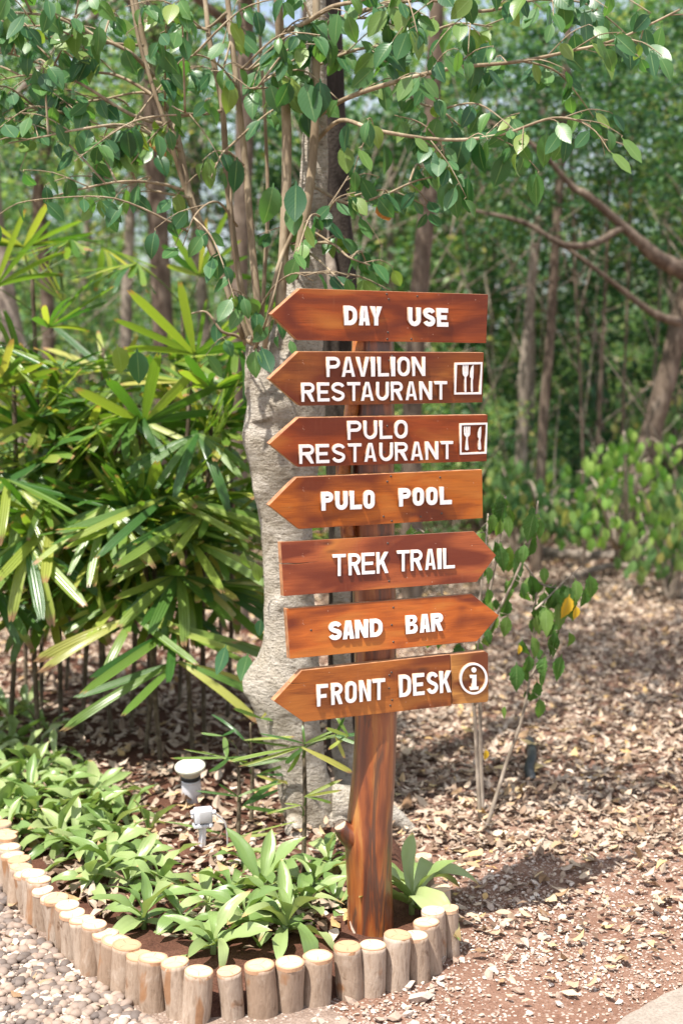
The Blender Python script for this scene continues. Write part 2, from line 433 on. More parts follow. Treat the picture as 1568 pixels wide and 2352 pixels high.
M_palm = m_leaf('palm_blade', [(0.0, (0.035, 0.11, 0.022)), (0.3, (0.09, 0.18, 0.03)), (0.62, (0.17, 0.26, 0.045)), (0.88, (0.28, 0.34, 0.06)), (1.0, (0.46, 0.42, 0.12))], 0.32, 0.36, tip=(0.34, 0.20, 0.10), stripes=0.035, spec=0.6)
M_palm_dead = m_leaf('dead_palm_blade', [(0.0, (0.10, 0.055, 0.04)), (1.0, (0.22, 0.13, 0.08))], 0.7, 0.1, (1, 1, 1), stripes=0.1)
M_petiole = m_plain('palm_petiole', (0.10, 0.16, 0.04), 0.5, 0.4, 0.3)
M_cane = m_bark('palm_cane', (0.05, 0.036, 0.025), (0.11, 0.085, 0.055), (0.24, 0.20, 0.14), 40, 0.6, 0.7, 0.006)
M_cover = m_leaf('strap_leaf', [(0.0, (0.13, 0.22, 0.06)), (0.5, (0.22, 0.315, 0.105)), (1.0, (0.33, 0.40, 0.17))], 0.36, 0.28, (1.15, 1.2, 0.6), stripes=0.008, spec=0.55, tip=(0.42, 0.30, 0.14))
M_chili = m_leaf('serrated_leaf', [(0.0, (0.055, 0.145, 0.03)), (0.6, (0.095, 0.20, 0.045)), (1.0, (0.17, 0.27, 0.06))], 0.5, 0.3, veins=0.35, spec=0.35)
M_yellow = m_leaf('yellow_leaf', [(0.0, (0.62, 0.38, 0.02)), (1.0, (0.70, 0.48, 0.03))], 0.5, 0.3, (1.1, 1.0, 0.5), veins=0.2)
M_wood_a = m_leaf('woodland_leaf', [(0.0, (0.045, 0.125, 0.045)), (0.5, (0.10, 0.21, 0.075)), (0.88, (0.20, 0.31, 0.10)), (1.0, (0.42, 0.40, 0.12))], 0.45, 0.5, (1.25, 1.3, 0.85))
M_wood_b = m_leaf('woodland_leaf_light', [(0.0, (0.08, 0.175, 0.06)), (0.6, (0.16, 0.285, 0.09)), (0.9, (0.28, 0.38, 0.12)), (1.0, (0.52, 0.44, 0.14))], 0.45, 0.5, (1.25, 1.3, 0.8))
M_wood_c = m_leaf('woodland_leaf_dark', [(0.0, (0.02, 0.07, 0.03)), (0.6, (0.04, 0.12, 0.045)), (1.0, (0.09, 0.18, 0.05))], 0.45, 0.4, (1.25, 1.3, 0.8))
M_bright = m_leaf('bright_leaf', [(0.0, (0.10, 0.25, 0.045)), (0.6, (0.20, 0.37, 0.08)), (1.0, (0.32, 0.46, 0.11))], 0.42, 0.45, (1.3, 1.4, 0.5))
M_litter = m_rand('dry_leaf_litter', [(0.0, (0.13, 0.08, 0.055)), (0.22, (0.26, 0.18, 0.125)), (0.5, (0.40, 0.31, 0.235)), (0.88, (0.56, 0.46, 0.37)), (0.95, (0.52, 0.34, 0.14)), (1.0, (0.70, 0.60, 0.50))], 0.75, 0.25, 30, 0.35, 0.3, 0.15)
M_fallen = m_rand('fallen_leaf', [(0.0, (0.20, 0.115, 0.06)), (0.3, (0.42, 0.28, 0.16)), (0.7, (0.58, 0.46, 0.34)), (0.94, (0.62, 0.46, 0.20)), (1.0, (0.70, 0.60, 0.48))], 0.7, 0.3, 40, 0.3, 0.3, 0.15)
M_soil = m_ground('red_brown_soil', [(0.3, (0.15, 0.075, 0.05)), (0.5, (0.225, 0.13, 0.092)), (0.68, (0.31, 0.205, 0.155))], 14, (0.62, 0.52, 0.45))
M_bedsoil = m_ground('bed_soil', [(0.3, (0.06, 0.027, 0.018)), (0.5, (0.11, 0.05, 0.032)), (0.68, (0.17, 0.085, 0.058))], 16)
M_gravelbase = m_ground('gravel_base', [(0.3, (0.16, 0.115, 0.09)), (0.5, (0.26, 0.19, 0.15)), (0.68, (0.37, 0.29, 0.24))], 30, (0.55, 0.47, 0.41))
M_pebble = m_rand('pebble_stone', [(0.0, (0.10, 0.083, 0.075)), (0.35, (0.17, 0.135, 0.115)), (0.6, (0.27, 0.205, 0.165)), (0.85, (0.34, 0.26, 0.205)), (1.0, (0.52, 0.43, 0.355))], 0.7, 0.35, 90, 0.25, 0.15)
M_coral = m_rand('white_coral_chip', [(0.0, (0.30, 0.21, 0.16)), (0.4, (0.46, 0.36, 0.29)), (0.8, (0.60, 0.51, 0.44)), (1.0, (0.72, 0.65, 0.58))], 0.85, 0.2, 90, 0.22, 0.5)
M_concrete = m_ground('path_concrete', [(0.3, (0.24, 0.20, 0.165)), (0.5, (0.30, 0.255, 0.215)), (0.68, (0.36, 0.31, 0.265))], 22, None, 0.25)
def m_log():
    m = NT('log_bark'); oi = m.n('ObjectInfo').outputs['Random']
    off = m.n('CombineXYZ'); m.l(m.math('MULTIPLY', oi, 31.0), off.inputs[0]); m.l(m.math('MULTIPLY', oi, 17.0), off.inputs[2])
    def co(z):
        tc = m.n('TexCoord'); mp = m.n('Mapping'); mp.inputs['Scale'].default_value = (1, 1, z); m.l(tc.outputs['Object'], mp.inputs[0]); m.l(off.outputs[0], mp.inputs['Location']); return mp.outputs[0]
    fib = m.noise(co(.22), 130, 5, .65, .3); mid = m.noise(co(.7), 22, 5, .6, .5); big = m.noise(co(.5), 14, 3, .5, .8)
    base = m.ramp(oi, [(0, (0.27, 0.19, 0.135)), (0.5, (0.35, 0.265, 0.20)), (1, (0.40, 0.32, 0.255))])
    col = m.mix(m.ramp(fib, [(0.34, 0.6), (0.52, 0.0)]), base, (0.20, 0.135, 0.09))
    col = m.mix(m.ramp(mid, [(0.56, 0.0), (0.68, 0.5)]), col, (0.48, 0.40, 0.33))
    col = m.mix(m.ramp(big, [(0.60, 0.0), (0.66, 0.8)]), col, (0.26, 0.125, 0.055))
    col = m.mix(m.ramp(mid, [(0.30, 0.8), (0.37, 0.0)]), col, (0.11, 0.06, 0.035))
    m.l(col, m.bsdf.inputs['Base Color']); m.bsdf.inputs['Roughness'].default_value = 0.88; m.bsdf.inputs['Specular IOR Level'].default_value = 0.15
    m.bump(m.math('ADD', fib, m.math('MULTIPLY', mid, 0.8)), 0.5, 0.005); return m.m
M_logbark = m_log()
M_plastic = m_plain('white_plastic', (0.62, 0.63, 0.68), 0.35, 0.5, 0.05, 20)
M_lens = m_plain('cream_lens', (0.62, 0.62, 0.52), 0.15, 0.6, 0.08, 30)
M_black = m_plain('black_rubber', (0.02, 0.022, 0.025), 0.5, 0.4, 0.2, 40)
M_greycap = m_plain('grey_cover', (0.42, 0.41, 0.42), 0.45, 0.4, 0.08, 20)
M_twig = m_bark('twig_bark', (0.15, 0.12, 0.09), (0.29, 0.24, 0.19), (0.44, 0.375, 0.31), 30, 0.4, 0.3, 0.004)

def m_logtop():
    m = NT('log_cut_end'); v = m.coords()
    oi = m.n('ObjectInfo').outputs['Random']
    sx = m.n('SeparateXYZ'); m.l(v, sx.inputs[0])
    r = m.math('SQRT', m.math('ADD', m.math('MULTIPLY', sx.outputs[0], sx.outputs[0]), m.math('MULTIPLY', sx.outputs[1], sx.outputs[1])))
    rn = m.math('ADD', r, m.math('MULTIPLY', m.noise(v, 40, 3), 0.012))
    w = m.math('SINE', m.math('MULTIPLY', rn, 1500.0))
    base = m.ramp(oi, [(0.0, (0.44, 0.27, 0.155)), (0.4, (0.55, 0.40, 0.27)), (1.0, (0.64, 0.53, 0.42))])
    col = m.mix(m.math('MULTIPLY', m.math('ADD', w, 1.0), 0.2), base, (0.42, 0.24, 0.12))
    col = m.mix(m.ramp(r, [(0.0245, 0.0), (0.031, 0.85)]), col, (0.36, 0.19, 0.10))
    th = m.math('ARCTAN2', sx.outputs[1], sx.outputs[0]); sp = m.math('SINE', m.math('ADD', m.math('MULTIPLY', th, 3.0), m.math('MULTIPLY', oi, 40.0)))
    col = m.mix(m.math('MULTIPLY', m.math('GREATER_THAN', sp, 0.985), m.math('MULTIPLY', m.math('LESS_THAN', r, 0.024), 0.75)), col, (0.12, 0.06, 0.03))
    col = m.mix(m.ramp(rn, [(0.003, 0.8), (0.007, 0.0)]), col, (0.22, 0.12, 0.06))
    col = m.mix(m.ramp(m.noise(v, 30, 4), [(0.45, 0.0), (0.7, 0.5)]), col, (0.45, 0.26, 0.14))
    m.l(col, m.bsdf.inputs['Base Color']); m.bsdf.inputs['Roughness'].default_value = 0.8
    m.bump(w, 0.15, 0.001)
    return m.m
M_logtop = m_logtop()

# ------------------------------------------------------------------ ground and paths
def ground_sheet():
    a = np.concatenate([np.linspace(-600, -14, 12), np.linspace(-12, 12, 97), np.linspace(14, 600, 12)])
    b = np.concatenate([np.linspace(-60, -1, 8), np.linspace(0, 24, 97), np.linspace(27, 900, 14)])
    vs_ = []; fs_ = []
    for y in b:
        for x in a:
            d = max(0.0, math.hypot(x, y - 3.2) - 3.0)
            z = 0.05 * min(1, d / 4) * noise.noise(Vector((x * 0.6, y * 0.6, 3.1))) - 0.0 if abs(x) < 14 and y < 25 else 0.0
            vs_.append((float(x), float(y), z))
    n = len(a)
    for j in range(len(b) - 1):
        for i in range(n - 1):
            fs_.append((j * n + i, j * n + i + 1, (j + 1) * n + i + 1, (j + 1) * n + i))
    mb = MB(); mb.add(vs_, fs_)
    return tag(mb.build('ground', M_soil), kind='structure')
ground_sheet()
def gz(x, y):
    d = max(0.0, math.hypot(x, y - 3.2) - 3.0)
    return 0.05 * min(1, d / 4) * noise.noise(Vector((x * 0.6, y * 0.6, 3.1)))

# log edging: pixel centres of the cut tops (measuring frame) and half widths in pixels
ZT = 0.115
LOGS = [(-38, 1862, 22), (-18, 1878, 22), (3, 1893, 23), (17, 1908, 24), (15, 1925, 24), (22, 1940, 25), (29, 1958, 26), (45, 1973, 26), (49, 1989, 26), (60, 2003, 26),
        (77, 2015, 27), (91, 2027, 27), (99, 2041, 24), (120, 2055, 27), (130, 2070, 28), (156, 2085, 27), (167, 2099, 29), (190, 2114, 30),
        (217, 2130, 29), (242, 2142, 30), (268, 2157, 35), (292, 2174, 33), (322, 2191, 31), (352, 2205, 34), (402, 2220, 32),
        (457, 2233, 33), (526, 2227, 28), (596, 2220, 35), (665, 2211, 33), (730, 2194, 34), (798, 2180, 31), (855, 2172, 31),
        (913, 2156, 31), (953, 2143, 29), (978, 2122, 30), (994, 2101, 27), (1032, 2091, 20), (1011, 2034, 23), (972, 1964, 20)]
LOGPOS = [(G(x, y, ZT), hw) for x, y, hw in LOGS]

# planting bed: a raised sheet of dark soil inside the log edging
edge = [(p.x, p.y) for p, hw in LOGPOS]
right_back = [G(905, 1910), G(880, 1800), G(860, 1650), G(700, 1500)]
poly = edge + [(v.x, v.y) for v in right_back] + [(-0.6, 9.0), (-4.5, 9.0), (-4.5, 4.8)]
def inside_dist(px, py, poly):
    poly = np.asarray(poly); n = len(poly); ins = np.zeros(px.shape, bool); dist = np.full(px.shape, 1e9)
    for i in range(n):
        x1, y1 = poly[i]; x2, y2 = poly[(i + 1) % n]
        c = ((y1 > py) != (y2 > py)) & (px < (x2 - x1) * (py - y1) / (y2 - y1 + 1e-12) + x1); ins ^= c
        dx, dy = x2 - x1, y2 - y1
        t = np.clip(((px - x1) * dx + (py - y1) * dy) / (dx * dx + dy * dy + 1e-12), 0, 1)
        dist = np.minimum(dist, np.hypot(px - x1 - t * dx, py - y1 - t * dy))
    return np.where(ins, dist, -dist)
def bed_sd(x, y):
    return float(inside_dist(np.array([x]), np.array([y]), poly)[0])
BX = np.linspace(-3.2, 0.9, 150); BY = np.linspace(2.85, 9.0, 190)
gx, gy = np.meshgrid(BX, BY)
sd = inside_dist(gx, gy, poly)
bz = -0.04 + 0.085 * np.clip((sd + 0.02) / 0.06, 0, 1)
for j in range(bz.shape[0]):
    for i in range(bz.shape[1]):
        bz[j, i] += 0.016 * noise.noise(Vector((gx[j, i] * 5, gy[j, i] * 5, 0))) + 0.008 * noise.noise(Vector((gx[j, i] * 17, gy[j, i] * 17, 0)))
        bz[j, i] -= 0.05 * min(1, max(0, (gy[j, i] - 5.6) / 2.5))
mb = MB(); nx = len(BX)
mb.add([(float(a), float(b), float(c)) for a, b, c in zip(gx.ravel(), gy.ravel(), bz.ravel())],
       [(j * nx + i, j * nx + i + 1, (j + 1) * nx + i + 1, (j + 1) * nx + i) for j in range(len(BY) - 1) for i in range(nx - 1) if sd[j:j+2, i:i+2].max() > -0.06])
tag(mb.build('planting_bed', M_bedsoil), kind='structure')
def bedz(x, y):
    i = int(np.clip(np.searchsorted(BX, x), 0, nx - 1)); j = int(np.clip(np.searchsorted(BY, y), 0, len(BY) - 1))
    return float(bz[j, i]) if sd[j, i] > 0.0 else gz(x, y)
def surf(x, y):
    return max(bedz(x, y), gz(x, y))

gravel_poly = [edge[0]] + [e for e in edge[:30]] + [(0.05, 2.99), (-0.12, 2.7), (-0.2, 1.6), (-5, 1.6), (-5, 6.0)]
bm = bmesh.new()
f = bm.faces.new([bm.verts.new((x, y, 0.006)) for x, y in gravel_poly]); bmesh.ops.triangulate(bm, faces=[f])
me = bpy.data.meshes.new('gravel_path'); bm.to_mesh(me); bm.free(); me.materials.append(M_gravelbase)
tag(inst('gravel_path', me), kind='structure')

# concrete path: a thin slab whose corner enters the picture
ca, cb_ = G(1385, 2385), G(1600, 2258)
bm = bmesh.new()
pts = []
for t in np.linspace(0, 1, 14):
    p = ca.lerp(cb_, t); pts.append((p.x + rnd.uniform(-.006, .006), p.y + rnd.uniform(-.006, .006)))
pts += [(3.0, 3.9), (3.0, 1.5), (0.25, 1.5), (0.3, 2.5)]
f = bm.faces.new([bm.verts.new((x, y, 0.02)) for x, y in pts])
r = bmesh.ops.extrude_face_region(bm, geom=[f])
for v in r['geom']:
    if isinstance(v, bmesh.types.BMVert): v.co.z = -0.03
bmesh.ops.recalc_face_normals(bm, faces=bm.faces[:])
me = bpy.data.meshes.new('concrete_path'); bm.to_mesh(me); bm.free(); me.materials.append(M_concrete)
tag(inst('concrete_path', me), kind='structure')

# ------------------------------------------------------------------ the signpost
post_foot = G(850, 2148, 0.045)
PY = post_foot.y + 0.055
root = thing('signpost', (post_foot.x, PY, 0.04), 'brown varnished wooden signpost carrying seven arrow boards with raised white lettering', 'signpost')
pl = [(851, 2160, 55), (851, 2120, 54.5), (850, 2050, 53), (848, 1990, 53), (847, 1930, 55), (850, 1880, 52.5), (855, 1820, 51), (860, 1750, 49), (863, 1680, 48.5), (864, 1600, 48.5),
      (862, 1500, 48), (860, 1380, 49), (856, 1200, 50), (855, 1080, 50), (856, 950, 49), (856, 800, 48), (856, 690, 47)]
pp = [P(x, y, PY) for x, y, r in pl]; pr = [r / PXM(PY) * 1.02 for x, y, r in pl]
pp[0].z = -0.15
mb = MB(); tube(mb, pp, pr, 40, 6, amp=0.025, nscale=9, zs=0.4, ridge=0.05)
mb.build('post', M_post, root)
mb = MB()
k0 = P(820, 1930, PY - 0.01); k1 = P(793, 1910, PY - 0.03); k2 = P(781, 1895, PY - 0.042)
tube(mb, [k0, k1, k2], [0.036, 0.026, 0.0185], 18, 5, amp=0.05, nscale=20)
kn = mb.build('knot', M_post, root)
mb = MB(); ax = (k2 - k1).normalized()
tube(mb, [k2 + ax * 0.0005, k2 + ax * 0.005], [0.0168, 0.0135], 14, 2, amp=0.15, nscale=60)
mb.build('cut_end', M_cut, kn)
mb = MB()
tube(mb, [P(803, 1250, PY - .035), P(788, 1088, PY - .035), P(806, 950, PY - .035), P(826, 800, PY - .035), P(828, 700, PY - .035)], [0.019, 0.0185, 0.0175, 0.0185, 0.017], 12, 5, amp=0.04, nscale=12)
strut = mb.build('strut', M_board, root); strut.color = (0.45, 0.15, 0.03, 1)

YAW = math.radians(23.0)
U = Vector((math.cos(YAW), math.sin(YAW), 0)); N0 = Vector((math.sin(YAW), -math.cos(YAW), 0))
class Board:
    def __init__(s, mid_y, lean, off=0.076):
        s.lean = math.radians(lean)
        s.n = N0 * math.cos(s.lean) - Vector((0, 0, 1)) * math.sin(s.lean)
        s.v = Vector((0, 0, 1)) * math.cos(s.lean) + N0 * math.sin(s.lean)
        c = P(856, mid_y, PY); s.o = Vector((root.location.x, PY, c.z)) + N0 * off
    def uv(s, x, y):
        d = ray(x, y); t = (s.o - CAMP).dot(s.n) / d.dot(s.n); q = CAMP + d * t - s.o
        return (q.dot(U), q.dot(s.v))
    def w(s, u, v, h=0.0):
        return s.o + U * u + s.v * v + s.n * h

def prism(board, outline, thick, bev, name, parent, mat, color=None, front=0.0):
    bm = bmesh.new()
    f = bm.faces.new([bm.verts.new((u, v, front)) for u, v in outline])
    r = bmesh.ops.extrude_face_region(bm, geom=[f])
    for g in r['geom']:
        if isinstance(g, bmesh.types.BMVert): g.co.z = front - thick
    bmesh.ops.recalc_face_normals(bm, faces=bm.faces[:])
    if bev: bmesh.ops.bevel(bm, geom=[e for e in bm.edges if e.calc_face_angle(0) > 0.5], offset=bev, segments=2, affect='EDGES', profile=0.6, clamp_overlap=True)
    bmesh.ops.triangulate(bm, faces=[f for f in bm.faces if len(f.verts) > 4])
    uvl = bm.loops.layers.uv.new('UVMap')
    for fc in bm.faces:
        for l in fc.loops: l[uvl].uv = (l.vert.co.x, l.vert.co.y + 0.4 * l.vert.co.z)
    for fc in bm.faces: fc.material_index = 1 if abs(fc.normal.z) < .3 else 0
    for v in bm.verts: v.co = board.w(v.co.x, v.co.y, v.co.z) - root.location
    me = bpy.data.meshes.new(name); bm.to_mesh(me); bm.free(); me.materials.append(mat); me.materials.append(M_edge)
    o = inst(name, me, parent)
    if color: o.color = (*color, 1)
    return o

# ---- block lettering: outlines in a unit box, x 0..1, y 0..1; s = stroke relative to the height, a = width / height
def arc(cx, cy, rx, ry, a0, a1, n=8):
    return [(cx + rx * math.cos(math.radians(a0 + (a1 - a0) * i / n)), cy + ry * math.sin(math.radians(a0 + (a1 - a0) * i / n))) for i in range(n + 1)]
def rrect(x0, y0, x1, y1, r, ry=None):
    ry = ry or r
    return arc(x1 - r, y1 - ry, r, ry, 90, 0) + arc(x1 - r, y0 + ry, r, ry, 0, -90) + arc(x0 + r, y0 + ry, r, ry, -90, -180) + arc(x0 + r, y1 - ry, r, ry, 180, 90)
def glyph(ch, a, s):
    # returns outlines in units of the letter height (x 0..a)
    if ch == 'I': return [[(0, 0), (a, 0), (a, 1), (0, 1)]]
    if ch == 'L': return [[(0, 0), (a, 0), (a, s), (s, s), (s, 1), (0, 1)]]
    if ch == 'T': m = a / 2; return [[(m - s / 2, 0), (m + s / 2, 0), (m + s / 2, 1 - s), (a, 1 - s), (a, 1), (0, 1), (0, 1 - s), (m - s / 2, 1 - s)]]
    if ch == 'E': h = s / 2; return [[(0, 0), (a, 0), (a, s), (s, s), (s, .5 - h), (a * .86, .5 - h), (a * .86, .5 + h), (s, .5 + h), (s, 1 - s), (a * .97, 1 - s), (a * .97, 1), (0, 1)]]
    if ch == 'F': h = s / 2; return [[(0, 0), (s, 0), (s, .46 - h), (a * .86, .46 - h), (a * .86, .46 + h), (s, .46 + h), (s, 1 - s), (a, 1 - s), (a, 1), (0, 1)]]
    if ch == 'O': r = a * .46; q = max(.05, (a - 2 * s) * .48); return [rrect(0, 0, a, 1, r, r * 1.05), rrect(s, s, a - s, 1 - s, q, q * 1.3)]
    if ch == 'D':
        r = a * .55; q = max(.04, (a - 2 * s) * .7)
        return [[(0, 0)] + arc(a - r, r, r, r, -90, 0) + arc(a - r, 1 - r, r, r, 0, 90) + [(0, 1)],
                [(s, s)] + arc(a - s - q, s + q, q, q, -90, 0) + arc(a - s - q, 1 - s - q, q, q, 0, 90) + [(s, 1 - s)]]
    if ch in 'PR':
        b = .42 if ch == 'P' else .44; c = (1 + b) / 2; ry = (1 - b) / 2; rx = min(a * .6, ry * 1.05); qy = max(.03, ry - s); qx = max(.04, rx - s * .95)
        hole = [(s, b + s)] + arc(a - s - qx, c, qx, qy, -90, 90, 10) + [(s, 1 - s)]
        bowl = arc(a - rx, c, rx, ry, -60 if ch == 'R' else -90, 90, 12)
        if ch == 'P': o = [(0, 0), (s, 0), (s, b)] + bowl + [(0, 1)]
        else: o = [(0, 0), (s, 0), (s, b), (a * .36, b), (a - s * 1.12, 0), (a, 0), (a * .72, b + .035)] + bowl + [(0, 1)]
        return [o, hole]
    if ch == 'B':
        r1 = .235; r2 = .265; c1 = 1 - r1; c2 = r2; k = a * .94
        o = [(0, 0)] + arc(a - r2 * .9, c2, r2 * .9, r2, -90, 80, 8) + arc(k - r1 * .9, c1, r1 * .9, r1, -80, 90, 8) + [(0, 1)]
        def hole(lo, hi, w): c = (lo + hi) / 2; q = (hi - lo) / 2; return [(s, lo)] + arc(w - s - q, c, q, q, -90, 90, 8) + [(s, hi)]
        h = s * .42
        return [o, hole(s * .8, .53 - h, a), hole(.53 + h, 1 - s * .8, k)]
    if ch == 'U':
        R = a / 2; q = max(.03, (a - 2 * s) / 2)
        return [[(0, 1)] + arc(R, R, R, R, 180, 360, 14) + [(a, 1), (a - s, 1)] + arc(R, s + q, q, q, 360, 180, 12) + [(s, 1)]]
    if ch == 'A':
        m = a / 2; t = s * .62; k = s * 1.08
        def xl(y): return (m - t) * y
        y0 = .2; y1 = y0 + s * .78
        il = lambda y: k + (m - k) * y / (1 - s * 0.9)
        return [[(0, 0), (k, 0), (il(y0), y0), (a - il(y0), y0), (a - k, 0), (a, 0), (m + t, 1), (m - t, 1)],
                [(il(y1), y1), (a - il(y1), y1), (m + .004, 1 - s * .92), (m - .004, 1 - s * .92)]]
    if ch == 'V': m = a / 2; t = s * .6; k = s * 1.08; return [[(0, 1), (m - t, 0), (m + t, 0), (a, 1), (a - k, 1), (m, s * 1.15), (k, 1)]]
    if ch == 'Y': m = a / 2; h = s / 2; k = s * 1.1; return [[(m - h, 0), (m + h, 0), (m + h, .42), (a, 1), (a - k, 1), (m, .58), (k, 1), (0, 1), (m - h, .42)]]
    if ch == 'N': k = s * 1.12; return [[(0, 0), (s, 0), (s, 1 - s * 1.9), (a - k, 0), (a, 0), (a, 1), (a - s, 1), (a - s, s * 1.9), (k, 1), (0, 1)]]
    if ch == 'K': k = s * 1.2; return [[(0, 0), (s, 0), (s, .36), (s + .1 * a, .46), (a - k, 0), (a, 0), (a * .5 + .06, .6), (a * .98, 1), (a * .98 - k, 1), (s, .58), (s, 1), (0, 1)]]
    if ch == 'S':
        h = s / 2; rx = a / 2 - h; cx = a / 2; ru = (1 - s) * .245; rl = (1 - s) * .255
        cu = 1 - h - ru; cl = h + rl
        path = arc(cx, cu, rx, ru, 15, 200, 14) + [(cx - rx * .55, cu - ru * .72), (cx, .5), (cx + rx * .6, cl + rl * .68)] + arc(cx, cl, rx, rl, 20, -165, 14)
        dense, _ = catmull([(x, y, 0) for x, y in path], [1] * len(path), 3)
        acc = [0.0]
        for u, w in zip(dense, dense[1:]): acc.append(acc[-1] + (w - u).length)
        path = []
        for k in range(37):
            d = acc[-1] * k / 36; j = max(1, next((i for i, q in enumerate(acc) if q >= d - 1e-9), len(acc) - 1))
            f = (d - acc[j - 1]) / max(1e-9, acc[j] - acc[j - 1]); e = dense[j - 1].lerp(dense[j], f); path.append((e.x, e.y))
        L = []; Rr = []
        for i, p in enumerate(path):
            q0 = path[max(i - 1, 0)]; q1 = path[min(i + 1, len(path) - 1)]
            dx, dy = q1[0] - q0[0], q1[1] - q0[1]; d = math.hypot(dx, dy) or 1
            L.append((p[0] - dy / d * h, p[1] + dx / d * h)); Rr.append((p[0] + dy / d * h, p[1] - dx / d * h))
        return [L + Rr[::-1]]

def raised(board, outlines, depth, name, parent, mat=None, bev=0.0005, h0=0.0):
    """A flat cut-out shape standing proud of a board face."""
    cu = bpy.data.curves.new(name, 'CURVE'); cu.dimensions = '2D'; cu.fill_mode = 'BOTH'
    cu.extrude = max(0.0005, depth / 2 - bev); cu.bevel_depth = bev; cu.bevel_resolution = 1; cu.offset = -bev
    for o in outlines:
        sp = cu.splines.new('POLY'); sp.points.add(len(o) - 1); sp.use_cyclic_u = True
        for p, (x, y) in zip(sp.points, o): p.co = (x, y, 0, 1)
    ob = bpy.data.objects.new('outline', cu); C.objects.link(ob)
    dg = bpy.context.evaluated_depsgraph_get(); dg.update()
    me = bpy.data.meshes.new_from_object(ob.evaluated_get(dg)); me.name = name
    bpy.data.objects.remove(ob); bpy.data.curves.remove(cu)
    for v in me.vertices: v.co = board.w(v.co.x, v.co.y, v.co.z + depth / 2 + h0 - 0.0006) - root.location
    me.materials.clear(); me.materials.append(mat or M_white); me.materials.append(M_side)
    for pg_ in me.polygons: pg_.material_index = 0 if abs(pg_.normal.dot(board.n)) > .45 else 1
    return inst(name, me, parent)

def word(board, crop, letters, cap, base, stroke, depth, parent):
    """letters: [(char, x0, x1)] in crop pixels; cap/base: (x, y, x, y) lines of the cap height and the baseline."""
    kx, ox, oy = crop
    def lin(l, x): return l[1] + (l[3] - l[1]) * (x - l[0]) / (l[2] - l[0])
    for ch, x0, x1 in letters:
        q = [board.uv(x * kx + ox, y * kx + oy) for x, y in ((x0, lin(base, x0)), (x1, lin(base, x1)), (x1, lin(cap, x1)), (x0, lin(cap, x0)))]
        H = (math.dist(q[0], q[3]) + math.dist(q[1], q[2])) / 2; Wd = (math.dist(q[0], q[1]) + math.dist(q[3], q[2])) / 2
        a = Wd / H; outs = []
        for o in glyph(ch, a, stroke):
            oo = []
            for x, y in o:
                x = x / a
                oo.append(tuple(q[0][i] * (1 - x) * (1 - y) + q[1][i] * x * (1 - y) + q[2][i] * x * y + q[3][i] * (1 - x) * y for i in (0, 1)))
            outs.append(oo)
        raised(board, outs, depth, 'letter', parent)

K1 = 940 / 1568 * .5742; K3 = 1000 / 1568 * .5742; OX = 597.2
c1 = (K1, OX, 648.8); c2 = (K1, OX, 941.7); c3 = (K3, OX, 1205.8); c4 = (K1, OX, 1470.0)
def px(c, pts): return [(x * c[0] + c[1], y * c[0] + c[2]) for x, y in pts]
def screws(board, c, pts, parent):
    for x, y in px(c, pts):
        u, v = board.uv(x, y); mb = MB()
        lathe(mb, [(0.0, 0.0007), (0.0014, 0.0006), (0.0026, 0.0), (0.0026, -0.002)], board.w(u, v, 0.0004), 10, board.n)
        o = mb.build('screw', M_screw, parent)
def board_part(c, mid, lean, outline_px, color, label, thick=0.021, notch=None):
    b = Board(mid, lean)
    ol = [b.uv(x, y) for x, y in px(c, outline_px)]
    if notch:
        i, t, dirv, ln, wd = notch       # a drying crack running in from one end
        p0 = Vector(ol[i]); p1 = Vector(ol[(i + 1) % len(ol)]); e = (p1 - p0).normalized(); m = p0.lerp(p1, t)
        mid_ = m + Vector(dirv) * ln * .5 + e * 0.002
        ol = ol[:i + 1] + [tuple(m - e * wd), tuple(mid_ - e * wd * .6), tuple(m + Vector(dirv) * ln), tuple(mid_ + e * wd * .6), tuple(m + e * wd)] + ol[i + 1:]
    o = prism(b, ol, thick, 0.0012, 'sign_board', root, M_board, color)
    tag(o, label)
    return b, o

HEAVY, MED, THIN = 0.245, 0.17, 0.155
b, o = board_part(c1, 725, 3.6, [(268, 40), (75, 212), (250, 385), (1507, 405), (1520, 80)], (0.265, 0.050, 0.007), 'red-brown board pointing left, lettered DAY USE')
word(b, c1, [('D', 553, 640), ('A', 650, 725), ('Y', 728, 805)], (550, 154, 805, 160), (550, 285, 805, 287), HEAVY, 0.0075, o)
word(b, c1, [('U', 980, 1064), ('S', 1080, 1160), ('E', 1170, 1247)], (980, 165, 1247, 172), (980, 291, 1247, 296), HEAVY, 0.0075, o)
screws(b, c1, [(845, 78), (858, 112), (1048, 92), (852, 333), (1008, 378), (848, 378)], o)
b, o = board_part(c1, 868, 4.2, [(255, 462), (62, 645), (265, 823), (1482, 800), (1492, 468)], (0.205, 0.054, 0.010), 'brown board pointing left, lettered PAVILION RESTAURANT')
word(b, c1, [('P', 437, 528), ('A', 537, 628), ('V', 635, 722), ('I', 733, 761), ('L', 778, 853), ('I', 866, 895), ('O', 910, 992), ('N', 1007, 1095)], (437, 496, 1095, 495), (437, 630, 1095, 623), MED, 0.0065, o)
word(b, c1, [('R', 270, 358), ('E', 376, 458), ('S', 470, 558), ('T', 575, 662), ('A', 665, 752), ('U', 768, 852), ('R', 865, 945), ('A', 962, 1040), ('N', 1055, 1140), ('T', 1155, 1240)], (270, 668, 1240, 657), (270, 795, 1240, 780), MED, 0.0065, o)
def quad(b, c, pts): return [b.uv(x, y) for x, y in px(c, pts)]
raised(b, [quad(b, c1, [(1292, 535), (1475, 530), (1468, 745), (1285, 747)]), quad(b, c1, [(1306, 549), (1462, 545), (1455, 731), (1299, 733)])], 0.0065, 'icon_frame', o)
